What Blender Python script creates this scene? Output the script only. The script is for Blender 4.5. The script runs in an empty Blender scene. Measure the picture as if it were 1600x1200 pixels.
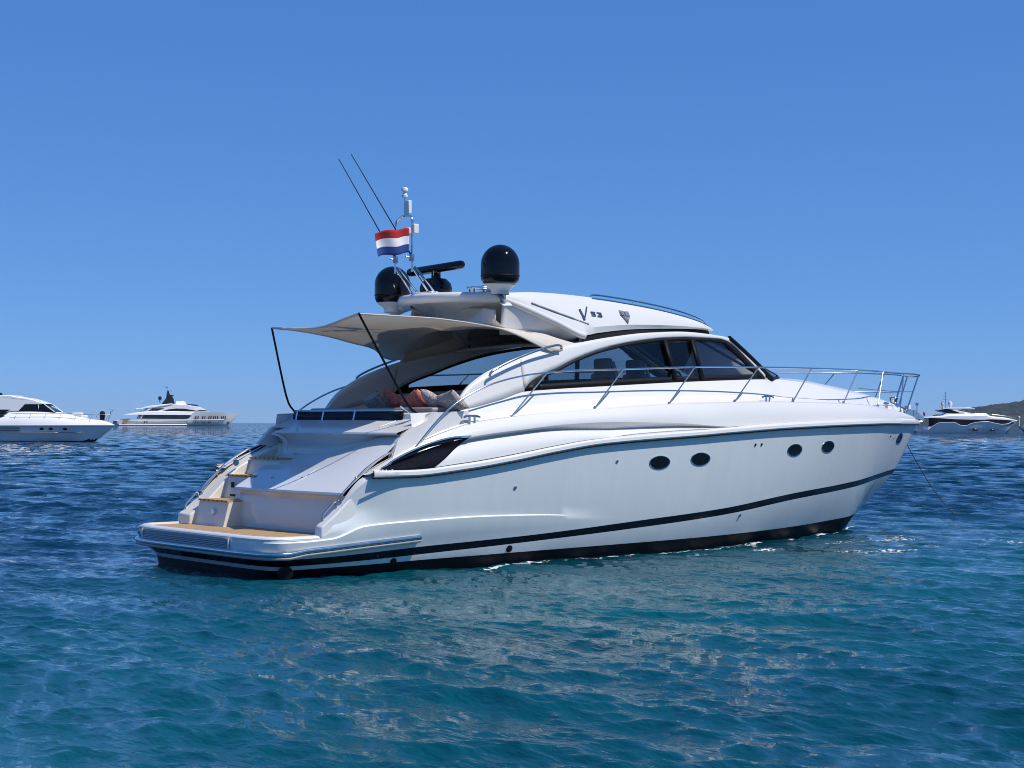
import bpy, bmesh, math, random
import numpy as np
from mathutils import Vector, Matrix

random.seed(7)
R = math.radians
SC = bpy.context.scene
COL = SC.collection

# ------------------------------------------------------------------ camera, sky, sun
cd = bpy.data.cameras.new("camera")
cam = bpy.data.objects.new("camera", cd)
COL.objects.link(cam)
CAM = Vector((-10.0977, -18.1934, 1.92))
cR = Vector((0.7561409, -0.6543996, 0.0034895))
cU = Vector((-0.0193735, -0.0170550, 0.9996668))
cF = Vector((0.6541220, 0.7559566, 0.0255740))
cam.matrix_world = Matrix(((cR.x, cU.x, -cF.x, CAM.x), (cR.y, cU.y, -cF.y, CAM.y), (cR.z, cU.z, -cF.z, CAM.z), (0, 0, 0, 1)))
cd.sensor_width = 36.0
cd.lens = 36.0 * 2404.0 / 1600.0
cd.clip_start = 0.1
cd.clip_end = 30000.0
SC.camera = cam

SUN = Vector((0.25, -0.48, 0.84)).normalized()          # towards the sun
W = bpy.data.worlds.new("World")
SC.world = W
W.use_nodes = True
wn = W.node_tree.nodes
sky = wn.new("ShaderNodeTexSky")
sky.sky_type = 'NISHITA'
sky.sun_disc = False
sky.sun_elevation = math.asin(SUN.z)
sky.sun_rotation = math.atan2(SUN.x, SUN.y)
sky.altitude = 0.0
sky.air_density = 0.6
sky.dust_density = 0.0
sky.ozone_density = 6.0
bg = wn["Background"]
bg.inputs[1].default_value = 0.10
# clear summer blue: one response curve per channel on the sky's own radiance
WL = W.node_tree.links.new
sep = wn.new("ShaderNodeSeparateColor")
com = wn.new("ShaderNodeCombineColor")
WL(sky.outputs[0], sep.inputs[0])
for ch, (pw, kk) in enumerate(((0.66, 0.35), (0.50, 0.54), (0.40, 0.90))):
    m1 = wn.new("ShaderNodeMath"); m1.operation = 'MULTIPLY'; m1.inputs[1].default_value = 0.1
    m2 = wn.new("ShaderNodeMath"); m2.operation = 'POWER'; m2.inputs[1].default_value = pw
    m3 = wn.new("ShaderNodeMath"); m3.operation = 'MULTIPLY'; m3.inputs[1].default_value = kk * 10
    WL(sep.outputs[ch], m1.inputs[0]); WL(m1.outputs[0], m2.inputs[0]); WL(m2.outputs[0], m3.inputs[0]); WL(m3.outputs[0], com.inputs[ch])
WL(com.outputs[0], bg.inputs[0])

sl = bpy.data.lights.new("sun", 'SUN')
sl.energy = 4.6
sl.angle = R(0.5)
sl.color = (1.0, 0.95, 0.87)
sun = bpy.data.objects.new("sun", sl)
COL.objects.link(sun)
sun.rotation_euler = SUN.to_track_quat('Z', 'Y').to_euler()
SC.view_settings.view_transform = 'Standard'
SC.view_settings.look = 'None'
SC.view_settings.exposure = 0.0
SC.view_settings.gamma = 1.0
SC.cycles.filter_width = 1.0

# ------------------------------------------------------------------ helpers
def curve(pts):
    """monotone cubic through (x, value) pairs, clamped outside"""
    p = sorted(pts)
    xs = np.array([a for a, _ in p], float)
    ys = np.array([b for _, b in p], float)
    h = np.diff(xs)
    d = np.diff(ys) / h
    m = np.zeros_like(xs)
    m[0], m[-1] = d[0], d[-1]
    for i in range(1, len(xs) - 1):
        if d[i - 1] * d[i] > 0:
            w1, w2 = 2 * h[i] + h[i - 1], h[i] + 2 * h[i - 1]
            m[i] = (w1 + w2) / (w1 / d[i - 1] + w2 / d[i])
    def f(x):
        x = min(max(x, xs[0]), xs[-1])
        i = min(int(np.searchsorted(xs, x, side='right')) - 1, len(xs) - 2)
        t = (x - xs[i]) / h[i]
        return float((1 + 2 * t) * (1 - t) ** 2 * ys[i] + t * (1 - t) ** 2 * h[i] * m[i]
                     + t * t * (3 - 2 * t) * ys[i + 1] + t * t * (t - 1) * h[i] * m[i + 1])
    return f

def spline(P, n=8):
    """Catmull-Rom through 3D points"""
    P = [np.array(p, float) for p in P]
    Q = [2 * P[0] - P[1]] + P + [2 * P[-1] - P[-2]]
    out = []
    for i in range(1, len(Q) - 2):
        a, b, c, d = Q[i - 1:i + 3]
        for k in range(n):
            t = k / n
            out.append(0.5 * (2 * b + (c - a) * t + (2 * a - 5 * b + 4 * c - d) * t * t + (3 * b - a - 3 * c + d) * t ** 3))
    out.append(P[-1])
    return [tuple(o) for o in out]

def lin(a, b, n):
    return [a + (b - a) * i / (n - 1) for i in range(n)]

def sm(a, b, x):
    t = min(max((x - a) / (b - a), 0), 1)
    return t * t * (3 - 2 * t)

class MB:
    def __init__(s):
        s.v, s.f, s.m = [], [], []
    def face(s, pts, mi=0):
        i = len(s.v)
        s.v += [tuple(p) for p in pts]
        s.f.append(tuple(range(i, i + len(pts))))
        s.m.append(mi)
        return s
    def grid(s, rows, mi=0, close=False):
        i0 = len(s.v)
        n = len(rows[0])
        for r in rows:
            s.v += [tuple(p) for p in r]
        k = n if close else n - 1
        for i in range(len(rows) - 1):
            for j in range(k):
                a = i0 + i * n + j
                b = i0 + i * n + (j + 1) % n
                s.f.append((a, b, b + n, a + n))
                s.m.append(mi(i, j) if callable(mi) else mi)
        return s
    def sym(s, rows, mi=0):
        s.grid(rows, mi)
        s.grid([[(p[0], -p[1], p[2]) for p in reversed(r)] for r in rows], (lambda i, j: mi(i, len(rows[0]) - 2 - j)) if callable(mi) else mi)
        return s
    def box(s, c, d, mi=0, rot=None):
        x, y, z = d[0] / 2, d[1] / 2, d[2] / 2
        q = [(-x, -y, -z), (x, -y, -z), (x, y, -z), (-x, y, -z), (-x, -y, z), (x, -y, z), (x, y, z), (-x, y, z)]
        i = len(s.v)
        for p in q:
            p = Vector(p)
            if rot is not None:
                p = rot @ p
            s.v.append(tuple(p + Vector(c)))
        for f in ((0, 3, 2, 1), (4, 5, 6, 7), (0, 1, 5, 4), (1, 2, 6, 5), (2, 3, 7, 6), (3, 0, 4, 7)):
            s.f.append(tuple(i + k for k in f))
            s.m.append(mi)
        return s
    def tube(s, path, r, n=8, mi=0, caps=True, flat=None):
        path = [Vector(p) for p in path]
        rows = []
        t0 = (path[1] - path[0]).normalized()
        up = Vector((0, 0, 1)) if abs(t0.z) < .9 else Vector((1, 0, 0))
        nrm = t0.cross(up).normalized()
        for i, p in enumerate(path):
            t = (path[min(i + 1, len(path) - 1)] - path[max(i - 1, 0)]).normalized()
            nrm = (nrm - t * nrm.dot(t)).normalized()
            bn = t.cross(nrm)
            rr = r[i] if isinstance(r, (list, tuple)) else r
            rows.append([tuple(p + nrm * math.cos(2 * math.pi * k / n) * rr + bn * math.sin(2 * math.pi * k / n) * rr * (flat or 1)) for k in range(n)])
        s.grid(rows, mi, close=True)
        if caps:
            s.face(list(reversed(rows[0])), mi)
            s.face(rows[-1], mi)
        return s
    def lathe(s, prof, c=(0, 0, 0), axis=(0, 0, 1), n=28, mi=0):
        q = Vector((0, 0, 1)).rotation_difference(Vector(axis).normalized())
        rows = []
        for r, z in prof:
            rows.append([tuple(q @ Vector((r * math.cos(2 * math.pi * k / n), r * math.sin(2 * math.pi * k / n), z)) + Vector(c)) for k in range(n)])
        s.grid(rows, mi, close=True)
        return s
    def extrude(s, poly, y0, y1, mi=0, f0=None, f1=None):
        """(x, z) outline between y0 and y1; f0/f1 may move a point's y"""
        a = [(x, f0(x, z) if f0 else y0, z) for x, z in poly]
        b = [(x, f1(x, z) if f1 else y1, z) for x, z in poly]
        s.face(a, mi)
        s.face(list(reversed(b)), mi)
        n = len(poly)
        for i in range(n):
            j = (i + 1) % n
            s.face([a[j], a[i], b[i], b[j]], mi)
        return s
    def build(s, name, mats, parent=None, angle=38, bevel=0, solid=0, sub=0, weld=1e-4, off=-1, seg=2):
        me = bpy.data.meshes.new(name)
        me.from_pydata(s.v, [], s.f)
        me.polygons.foreach_set("material_index", s.m)
        bm = bmesh.new()
        bm.from_mesh(me)
        if weld:
            bmesh.ops.remove_doubles(bm, verts=bm.verts, dist=weld)
        bmesh.ops.dissolve_degenerate(bm, edges=bm.edges, dist=1e-6)
        bmesh.ops.recalc_face_normals(bm, faces=bm.faces)
        bm.to_mesh(me)
        bm.free()
        for m in (mats if isinstance(mats, (list, tuple)) else [mats]):
            me.materials.append(m)
        me.polygons.foreach_set("use_smooth", [True] * len(me.polygons))
        if angle:
            me.set_sharp_from_angle(angle=R(angle))
        o = bpy.data.objects.new(name, me)
        COL.objects.link(o)
        if parent:
            o.parent = parent
        if solid:
            md = o.modifiers.new("thick", 'SOLIDIFY'); md.thickness = solid; md.offset = off
        if bevel:
            md = o.modifiers.new("bevel", 'BEVEL'); md.width = bevel; md.segments = seg; md.limit_method = 'ANGLE'; md.angle_limit = R(40)
            md.harden_normals = False
        if sub:
            md = o.modifiers.new("sub", 'SUBSURF'); md.levels = sub; md.render_levels = sub
        return o

def tag(o, label=None, cat=None, group=None, kind=None):
    if label: o["label"] = label
    if cat: o["category"] = cat
    if group: o["group"] = group
    if kind: o["kind"] = kind
    return o

def empty(name, loc=(0, 0, 0), rz=0.0):
    o = bpy.data.objects.new(name, None)
    o.empty_display_size = 0.3
    COL.objects.link(o)
    o.location = loc
    o.rotation_euler = (0, 0, rz)
    return o

# ------------------------------------------------------------------ materials
def mat(name, col, rough=0.4, metal=0.0, var=0.06, scale=2.0, rvar=0.0, bump=0.0, bscale=40.0, coat=0.0, spec=0.5, sheen=0.0):
    m = bpy.data.materials.new(name)
    m.use_nodes = True
    nt = m.node_tree
    b = nt.nodes["Principled BSDF"]
    b.inputs["Roughness"].default_value = rough
    b.inputs["Metallic"].default_value = metal
    b.inputs["Coat Weight"].default_value = coat
    b.inputs["Coat Roughness"].default_value = 0.05
    b.inputs["Specular IOR Level"].default_value = spec
    if sheen:
        b.inputs["Sheen Weight"].default_value = sheen
    tc = nt.nodes.new("ShaderNodeTexCoord")
    n = nt.nodes.new("ShaderNodeTexNoise")
    n.inputs["Scale"].default_value = scale
    n.inputs["Detail"].default_value = 5.0
    nt.links.new(tc.outputs["Object"], n.inputs["Vector"])
    mx = nt.nodes.new("ShaderNodeMix")
    mx.data_type = 'RGBA'
    lo = [c * (1 - var) for c in col]
    hi = [min(c * (1 + var), 1) for c in col]
    mx.inputs[6].default_value = (*lo, 1)
    mx.inputs[7].default_value = (*hi, 1)
    nt.links.new(n.outputs["Fac"], mx.inputs[0])
    nt.links.new(mx.outputs[2], b.inputs["Base Color"])
    if rvar:
        mr = nt.nodes.new("ShaderNodeMapRange")
        mr.inputs["To Min"].default_value = max(rough - rvar, 0.02)
        mr.inputs["To Max"].default_value = rough + rvar
        nt.links.new(n.outputs["Fac"], mr.inputs["Value"])
        nt.links.new(mr.outputs[0], b.inputs["Roughness"])
    if bump:
        n2 = nt.nodes.new("ShaderNodeTexNoise")
        n2.inputs["Scale"].default_value = bscale
        n2.inputs["Detail"].default_value = 3.0
        nt.links.new(tc.outputs["Object"], n2.inputs["Vector"])
        bp = nt.nodes.new("ShaderNodeBump")
        bp.inputs["Strength"].default_value = bump
        bp.inputs["Distance"].default_value = 0.01
        nt.links.new(n2.outputs["Fac"], bp.inputs["Height"])
        nt.links.new(bp.outputs[0], b.inputs["Normal"])
    return m

GEL = mat("gelcoat_white", (0.69, 0.685, 0.67), 0.16, var=0.025, scale=0.8, rvar=0.05, bump=0.015, bscale=1.5)
HULLW = mat("hull_white", (0.705, 0.745, 0.745), 0.10, var=0.03, scale=0.9, rvar=0.05, bump=0.10, bscale=1.4)
def weathered(m):
    """faint vertical salt streaks and a slightly wavy gloss"""
    nt = m.node_tree
    b = nt.nodes["Principled BSDF"]
    tc = nt.nodes.new("ShaderNodeTexCoord")
    mp = nt.nodes.new("ShaderNodeMapping"); mp.inputs["Scale"].default_value = (5.0, 5.0, .35)
    n = nt.nodes.new("ShaderNodeTexNoise"); n.inputs["Scale"].default_value = 1.0; n.inputs["Detail"].default_value = 6.0; n.inputs["Roughness"].default_value = .65
    nt.links.new(tc.outputs["Object"], mp.inputs[0]); nt.links.new(mp.outputs[0], n.inputs["Vector"])
    mr = nt.nodes.new("ShaderNodeMapRange"); mr.inputs["From Min"].default_value = .35; mr.inputs["From Max"].default_value = .7
    mr.inputs["To Min"].default_value = 1.0; mr.inputs["To Max"].default_value = .955
    nt.links.new(n.outputs["Fac"], mr.inputs["Value"])
    mx = nt.nodes.new("ShaderNodeMix"); mx.data_type = 'RGBA'; mx.blend_type = 'MULTIPLY'; mx.inputs[0].default_value = 1
    nt.links.new(b.inputs["Base Color"].links[0].from_socket, mx.inputs[6]); nt.links.new(mr.outputs[0], mx.inputs[7])
    nt.links.new(mx.outputs[2], b.inputs["Base Color"])
weathered(HULLW)
CREAM = mat("gelcoat_cream", (0.74, 0.69, 0.60), 0.3, var=0.03, scale=1.0)
DECK = mat("deck_nonskid", (0.70, 0.665, 0.60), 0.5, var=0.04, scale=6, bump=0.1, bscale=120)
BLACK = mat("boot_stripe_black", (0.005, 0.006, 0.012), 0.18, var=0.2, scale=2, spec=.25)
ANTIF = mat("antifouling_black", (0.005, 0.006, 0.010), 0.5, var=0.3, scale=3, bump=0.2, bscale=15, spec=.12)
RUBBER = mat("black_rubber", (0.007, 0.007, 0.009), 0.5, var=0.2, scale=8, spec=.15)
WBREAK = mat("smoked_screen", (0.008, 0.009, 0.016), 0.25, var=.2, scale=4, spec=.15)
DOME = mat("dome_black", (0.004, 0.005, 0.008), 0.08, var=0.1, scale=4, spec=.3)
CHROME = mat("polished_steel", (0.62, 0.64, 0.66), 0.14, metal=1.0, var=0.05, scale=6, rvar=0.05)
STEEL = mat("brushed_steel", (0.42, 0.44, 0.46), 0.3, metal=1.0, var=0.08, scale=8)
GREYPL = mat("grey_plastic", (0.28, 0.29, 0.30), 0.4, var=0.06, scale=6)
WHITEPL = mat("white_plastic", (0.75, 0.75, 0.74), 0.35, var=0.04, scale=6)
CLOTH = mat("awning_cloth", (0.76, 0.72, 0.655), 0.85, var=0.05, scale=3, bump=0.25, bscale=3.0, spec=0.1)
SEATM = mat("tan_upholstery", (0.55, 0.48, 0.41), 0.55, var=0.06, scale=8, bump=0.1, bscale=60)
SEATD = mat("brown_upholstery", (0.27, 0.23, 0.20), 0.5, var=0.08, scale=8, bump=0.1, bscale=60)
DASH = mat("dark_dashboard", (0.03, 0.03, 0.032), 0.5, var=0.1, scale=5)
ROPE = mat("dark_rope", (0.09, 0.085, 0.08), 0.8, var=0.2, scale=30, bump=0.4, bscale=80)
INSET = mat("vent_mesh_dark", (0.006, 0.008, 0.014), 0.7, var=0.6, scale=14, spec=.04, bump=.3, bscale=60)
NAVY = mat("navy_letter", (0.03, 0.05, 0.11), 0.3, var=0.05)

def translucent(m, f):
    nt = m.node_tree
    b = nt.nodes["Principled BSDF"]
    t = nt.nodes.new("ShaderNodeBsdfTranslucent")
    x = nt.nodes.new("ShaderNodeMixShader")
    x.inputs[0].default_value = f
    nt.links.new(b.inputs["Base Color"].links[0].from_socket, t.inputs[0])
    nt.links.new(b.outputs[0], x.inputs[1]); nt.links.new(t.outputs[0], x.inputs[2])
    nt.links.new(x.outputs[0], nt.nodes["Material Output"].inputs[0])
translucent(CLOTH, .36)

def stripes_mat():
    """teak planking with dark caulking running fore and aft"""
    m = mat("teak_planks", (0.50, 0.32, 0.155), 0.6, var=0.14, scale=5)
    nt = m.node_tree
    b = nt.nodes["Principled BSDF"]
    tc = nt.nodes.new("ShaderNodeTexCoord")
    wv = nt.nodes.new("ShaderNodeTexWave")
    wv.bands_direction = 'Y'
    wv.inputs["Scale"].default_value = 2.6
    wv.inputs["Distortion"].default_value = 0.0
    nt.links.new(tc.outputs["Object"], wv.inputs["Vector"])
    rp = nt.nodes.new("ShaderNodeValToRGB")
    rp.color_ramp.elements[0].position = 0.06
    rp.color_ramp.elements[0].color = (0.12, 0.12, 0.12, 1)
    rp.color_ramp.elements[1].position = 0.22
    rp.color_ramp.elements[1].color = (1, 1, 1, 1)
    nt.links.new(wv.outputs["Fac"], rp.inputs[0])
    mx = nt.nodes.new("ShaderNodeMix"); mx.data_type = 'RGBA'; mx.blend_type = 'MULTIPLY'
    mx.inputs[0].default_value = 1.0
    src = b.inputs["Base Color"].links[0].from_socket
    nt.links.new(src, mx.inputs[6]); nt.links.new(rp.outputs[0], mx.inputs[7])
    nt.links.new(mx.outputs[2], b.inputs["Base Color"])
    return m
TEAK = stripes_mat()

def glass_mat(name, tint, refl=1.0):
    m = bpy.data.materials.new(name)
    m.use_nodes = True
    nt = m.node_tree
    nt.nodes.clear()
    out = nt.nodes.new("ShaderNodeOutputMaterial")
    tr = nt.nodes.new("ShaderNodeBsdfTransparent")
    tr.inputs[0].default_value = (*tint, 1)
    gl = nt.nodes.new("ShaderNodeBsdfGlossy")
    gl.inputs["Roughness"].default_value = 0.03
    n = nt.nodes.new("ShaderNodeTexNoise")
    n.inputs["Scale"].default_value = 1.2
    bp = nt.nodes.new("ShaderNodeBump")
    bp.inputs["Strength"].default_value = 0.02
    nt.links.new(n.outputs["Fac"], bp.inputs["Height"])
    nt.links.new(bp.outputs[0], gl.inputs["Normal"])
    fr = nt.nodes.new("ShaderNodeFresnel")
    fr.inputs["IOR"].default_value = 1.5 * refl
    mx = nt.nodes.new("ShaderNodeMixShader")
    nt.links.new(fr.outputs[0], mx.inputs[0])
    nt.links.new(tr.outputs[0], mx.inputs[1])
    nt.links.new(gl.outputs[0], mx.inputs[2])
    nt.links.new(mx.outputs[0], out.inputs[0])
    return m
GLASS = glass_mat("tinted_glass", (0.55, 0.59, 0.61))
WSGLASS = glass_mat("windscreen_glass", (0.62, 0.66, 0.67))
SMOKE = glass_mat("smoked_perspex", (0.06, 0.06, 0.07))
DARKGLASS = mat("dark_window", (0.006, 0.008, 0.012), 0.07, var=0.2, scale=3, spec=.28)

def cushion_mat(name, a, b, sc):
    m = mat(name, a, 0.85, var=0.08, scale=6, bump=0.3, bscale=30, spec=0.1)
    nt = m.node_tree
    bs = nt.nodes["Principled BSDF"]
    tc = nt.nodes.new("ShaderNodeTexCoord")
    vo = nt.nodes.new("ShaderNodeTexVoronoi")
    vo.feature = 'DISTANCE_TO_EDGE'
    vo.inputs["Scale"].default_value = sc
    nt.links.new(tc.outputs["Object"], vo.inputs["Vector"])
    rp = nt.nodes.new("ShaderNodeValToRGB")
    rp.color_ramp.elements[0].position = 0.08
    rp.color_ramp.elements[0].color = (*b, 1)
    rp.color_ramp.elements[1].position = 0.16
    rp.color_ramp.elements[1].color = (*a, 1)
    nt.links.new(vo.outputs["Distance"], rp.inputs[0])
    nt.links.new(rp.outputs[0], bs.inputs["Base Color"])
    return m

# ================================================================== the big yacht (x forward, y to port, z up, water at 0)
yacht = tag(empty("motor_yacht"), "large white sports yacht in the foreground with arched dark side windows and black satellite domes", "yacht")

yr = curve([(0, 1.96), (2, 2.03), (4, 2.10), (6, 2.14), (8, 2.13), (10, 2.0), (11.5, 1.78), (13, 1.42), (14.5, .90), (15.7, .39), (16.25, .15), (16.47, 0.015)])
zr = curve([(0, 1.2), (1.5, 1.22), (2.1, 1.22), (3, 1.29), (3.8, 1.39), (4.6, 1.51), (5.4, 1.61), (6.3, 1.67), (7.7, 1.74), (8.2, 1.77), (10.2, 1.86), (12.3, 1.91), (14, 1.93), (16.5, 1.93)])
ztop_stern = curve([(0, .46), (.85, .46), (.95, .52), (1.05, .64), (1.18, .82), (1.35, 1.04), (1.52, 1.18), (1.62, 1.22)])
zmin = curve([(0, -.45), (13, -.45), (13.6, -.25), (14.06, .03), (14.9, .48), (15.66, .96), (16.15, 1.5), (16.47, 1.90)])
pexp = curve([(0, .11), (7, .13), (9, .17), (11, .27), (12.5, .40), (14, .58), (15.5, .78), (16.5, .9)])
zst_b = curve([(0, .10), (.75, .105), (2.5, .17), (4.4, .25), (6.6, .36), (8.5, .475), (10.6, .655), (12.6, .765), (14.4, .88), (15.6, .95)])
zst_t = curve([(0, .195), (.75, .20), (2.5, .275), (4.4, .345), (6.5, .465), (8.45, .58), (10.5, .76), (12.5, .87), (14.4, .985), (15.6, 1.05)])
zaf = curve([(0, .045), (1, .055), (2.5, .09), (4.5, .11), (8.6, .14), (10.8, .165), (12.5, .20), (14, .24), (14.5, .26)])
zcr = curve([(0, .40), (1.0, .44), (1.5, .585), (2.15, .62), (3.3, .645), (4.5, .625), (5.3, .575), (5.9, .52), (6.3, .485), (6.6, .50)])

def ztop(x):
    return ztop_stern(x) if x < 1.62 else zr(x)

def hull_y(x, z):
    """half-breadth of the topsides"""
    zm = zmin(x)
    t = max((z - zm) / (zr(x) - zm), 0.0)
    y = yr(x) * min(t, 1.0) ** pexp(x) if t > 0 else 0.0
    return y

def hull_y2(x, z):
    """with the sculpted shelf at the quarter"""
    y = hull_y(x, z)
    c = zcr(x)
    amp = 0.034 * (1 - sm(2.8, 6.0, x))
    if x < 6.6:
        if z <= c:
            y += amp * sm(zst_t(x) - .02, c - .10, z)
        y *= 1 - .07 * (1 - sm(.04, .27, z)) * (1 - sm(.6, 2.2, x))
        y -= 0.16 * (1 - sm(0.8, 2.1, x)) * sm(.5, .85, z)
    return y

stn = lin(0.62, 1.0, 6) + lin(1.04, 1.7, 18) + lin(1.8, 13, 60) + lin(13.1, 16.0, 34) + lin(16.05, 16.47, 10)

def hull_levels(x):
    zt = ztop(x)
    zm = zmin(x)
    a, b, c = zaf(x), zst_b(x), zst_t(x)
    if x < 6.6:
        cr = min(zcr(x), zt - .03)
    else:
        cr = c + .03
    zs = [zm, (zm + a) / 2, a, b, c, c + (cr - c) * .35, c + (cr - c) * .7, cr - .004, cr + .012]
    top0 = cr + .012
    for k in range(1, 8):
        zs.append(top0 + (zt - top0) * k / 7)
    return [max(z, zm + 1e-4 * i) for i, z in enumerate(zs)]

def stern_curve(y0, x0=0.62, n=22, d=0.56):
    """rounded aft outline from the starboard side (x0, -y0) to the port side"""
    out = []
    for k in range(1, n):
        a = math.pi * k / n
        c, s = math.cos(a), math.sin(a)
        out.append((x0 - d * abs(s) ** .42, -y0 * (abs(c) ** .42) * (1 if c > 0 else -1)))
    return out

nl = len(hull_levels(1.0))
rows = []
for li in range(nl):
    stb = []
    for x in reversed(stn):
        z = hull_levels(x)[li]
        stb.append((x, -hull_y2(x, z), z))
    zend = stb[-1][2]
    mid = [(x, y, zend) for x, y in stern_curve(-stb[-1][1], d=.56 - .20 * (1 - sm(.04, .27, zend)))]
    port = [(x, -y, z) for x, y, z in reversed(stb)]
    rows.append(stb + mid + port)
hb = MB()
hb.grid(rows, lambda i, j: 2 if i < 2 else (1 if i == 3 else 0))
hull = hb.build("hull", [HULLW, BLACK, ANTIF], yacht, angle=28)

# rubbing strake with its dark lower lip
def strake_rows(s):
    rr = [[] for _ in range(6)]
    for x in lin(1.55, 16.47, 140):
        y, z = yr(x), zr(x)
        f = sm(1.5, 1.9, x) * .75 + .25
        for k, (dy, dz) in enumerate(((-.03, .088), (.035, .082), (.062, .062), (.066, .02), (.052, .0), (-.03, -.004))):
            yy = y + dy * f
            if x > 16.2: yy = max(yy, 0.0)
            rr[k].append((x + (.03 if x > 16.4 else 0), s * yy, z + dz))
    return rr
for s in (-1, 1):
    MB().grid(strake_rows(s)).build("rubbing_strake", GEL, yacht)
    mb = MB()
    mb.tube([(x, s * (yr(x) + .040), zr(x) - .010) for x in lin(1.5, 16.45, 120)], .013, 6)
    mb.build("strake_lip", RUBBER, yacht)

# bulwark above the strake with the sculpted side pod
zE = curve([(1.5, 1.22), (1.65, 1.30), (1.95, 1.44), (2.32, 1.60), (2.9, 1.80), (3.33, 1.91), (3.96, 1.99), (5.55, 2.12), (7.12, 2.21), (8.7, 2.26), (10.3, 2.285), (12.1, 2.285), (14.1, 2.24), (15.3, 2.16), (16.1, 2.06), (16.47, 1.99)])
def yE(x):
    return max(yr(x) - .20 * (1 - sm(14.5, 16.47, x) * .95) - .1 * (1 - sm(1.5, 3.0, x)), .005)
zA = curve([(1.5, 1.26), (1.8, 1.36), (2.4, 1.56), (3.2, 1.735), (4.26, 1.85), (5.0, 1.915), (6.0, 1.945), (7.1, 1.935), (8.4, 1.88), (9.2, 1.86)])
zB = curve([(1.5, 1.235), (1.92, 1.26), (3.17, 1.375), (4.6, 1.575), (5.77, 1.715), (6.14, 1.76), (8.3, 1.85), (9.2, 1.856)])

def bul_profile(x):
    y, z0 = yr(x), zr(x) + .07
    e = zE(x)
    m = 1 - sm(7.6, 8.9, x)          # ledge strength
    zb = zB(x) if x < 8.9 else z0 + .02
    za = zA(x) if x < 8.9 else z0 + .03
    zb = max(zb, z0 + .012)
    za = max(za, zb + .012)
    za = min(za, e - .01)
    ye = yE(x)
    pod = 1 - sm(5.4, 6.2, x)        # the pod ends with a blunt tip
    P = [(y - .01, z0 - .01), (y - .015, z0 + (zb - z0) * .6), (y - .045 * m - .02, zb - .008), (y - .045 * m - .02, zb)]
    h = za - zb
    fr = .78 - .36 * sm(4.2, 6.2, x)
    for t in (0.06, .25, .5, .72, .88, .97):
        bulge = math.sin(math.pi * min(t * .9 + .12, 1)) ** .8
        P.append((y - .10 * t - .03 * m * (1 - pod) + .055 * pod * bulge - .02, zb + h * t * fr))
    P.append((y - .125 - .05 * m, zb + h * (fr + .03)))
    P.append((y - .120 - .045 * m, zb + h * (fr + .08)))
    P.append((y - .045 * m - .03 - .09 * (1 - m), za))         # overhanging lip
    for t in (.08, .3, .6, .85, 1.0):
        yy = (y - .045 * m - .03 - .09 * (1 - m)) * (1 - t) + ye * t
        P.append((yy + .035 * math.sin(math.pi * t), za + (e - za) * t))
    if x > 14.5:
        k = sm(14.5, 16.47, x)
        P = [(max(p[0] * (1 - k) + (yr(x) - (yr(x) - ye) * (i / (len(P) - 1))) * k, .004), p[1]) for i, p in enumerate(P)]
    return P
bst = lin(1.55, 3, 16) + lin(3.08, 14.5, 90) + lin(14.6, 16.47, 22)
prof = [bul_profile(x) for x in bst]
rows = [[(x, -prof[i][k][0], prof[i][k][1]) for i, x in enumerate(bst)] for k in range(len(prof[0]))]
for s in (-1, 1):
    mb = MB()
    mb.grid([[(p[0], -s * p[1], p[2]) for p in r] for r in rows])
    mb.build("bulwark", GEL, yacht, angle=30)

def bul_y(x, z):
    P = bul_profile(x)
    zz = [p[1] for p in P]
    return float(np.interp(z, zz, [p[0] for p in P]))

# black engine-room air intake on each quarter
def intake(s):
    mb = MB()
    rr = []
    top = spline([(1.66, 0, 1.285), (2.02, 0, 1.47), (2.45, 0, 1.625), (2.85, 0, 1.715), (3.17, 0, 1.735)], 5)
    for t in lin(0, 1, 9):
        r = []
        for k, p in enumerate(top):
            u = k / (len(top) - 1)
            bx, bz = 1.66 + .76 * u, 1.285 + .0 * u
            x = p[0] * (1 - t) + bx * t
            z = p[2] * (1 - t) + bz * t
            y = max(bul_y(x, z), yr(x) - .1) + .012
            r.append((x, s * y, z))
        rr.append(r)
    mb.grid(rr)
    o = mb.build("air_intake", INSET, yacht, solid=.02)
    ch = MB()
    ch.tube([(x, s * (max(bul_y(x, z), yr(x) - .1) + .016), z + .008) for x, _, z in top], .012, 6)
    ch.build("intake_trim", CHROME, o)
    return o
for s in (-1, 1):
    intake(s)

# ---------------------------------------------------------------- deck, coachroof sides
zcrease = curve([(2.4, 1.86), (3, 1.95), (3.57, 2.04), (4.02, 2.12), (4.69, 2.2), (5.63, 2.28), (6.63, 2.34), (8, 2.385), (10.2, 2.405), (12.7, 2.35), (14, 2.285), (15, 2.205), (16, 2.075), (16.47, 1.995)])
ztopc = curve([(2.4, 2.05), (3.2, 2.09), (4.0, 2.24), (4.49, 2.375), (4.92, 2.41), (6.4, 2.5), (7.63, 2.57), (9.13, 2.64), (10.3, 2.685), (11, 2.70), (12, 2.66), (13, 2.565), (14, 2.45), (15, 2.295), (15.8, 2.14), (16.47, 2.0)])
yw = curve([(2.4, 1.66), (3, 1.64), (5, 1.60), (7, 1.55), (8.5, 1.45), (9.5, 1.32), (10.3, 1.14), (10.8, .98), (12, .74), (13.5, .48), (15, .24), (16.47, .003)])
z0c = curve([(10.3, 2.72), (11, 2.76), (12.2, 2.765), (13.05, 2.70), (14.4, 2.555), (15.4, 2.39), (15.9, 2.27), (16.3, 2.12), (16.47, 2.01)])
cst = lin(2.4, 10.6, 70) + lin(10.7, 16.47, 50)
rows = [[] for _ in range(8)]
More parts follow.
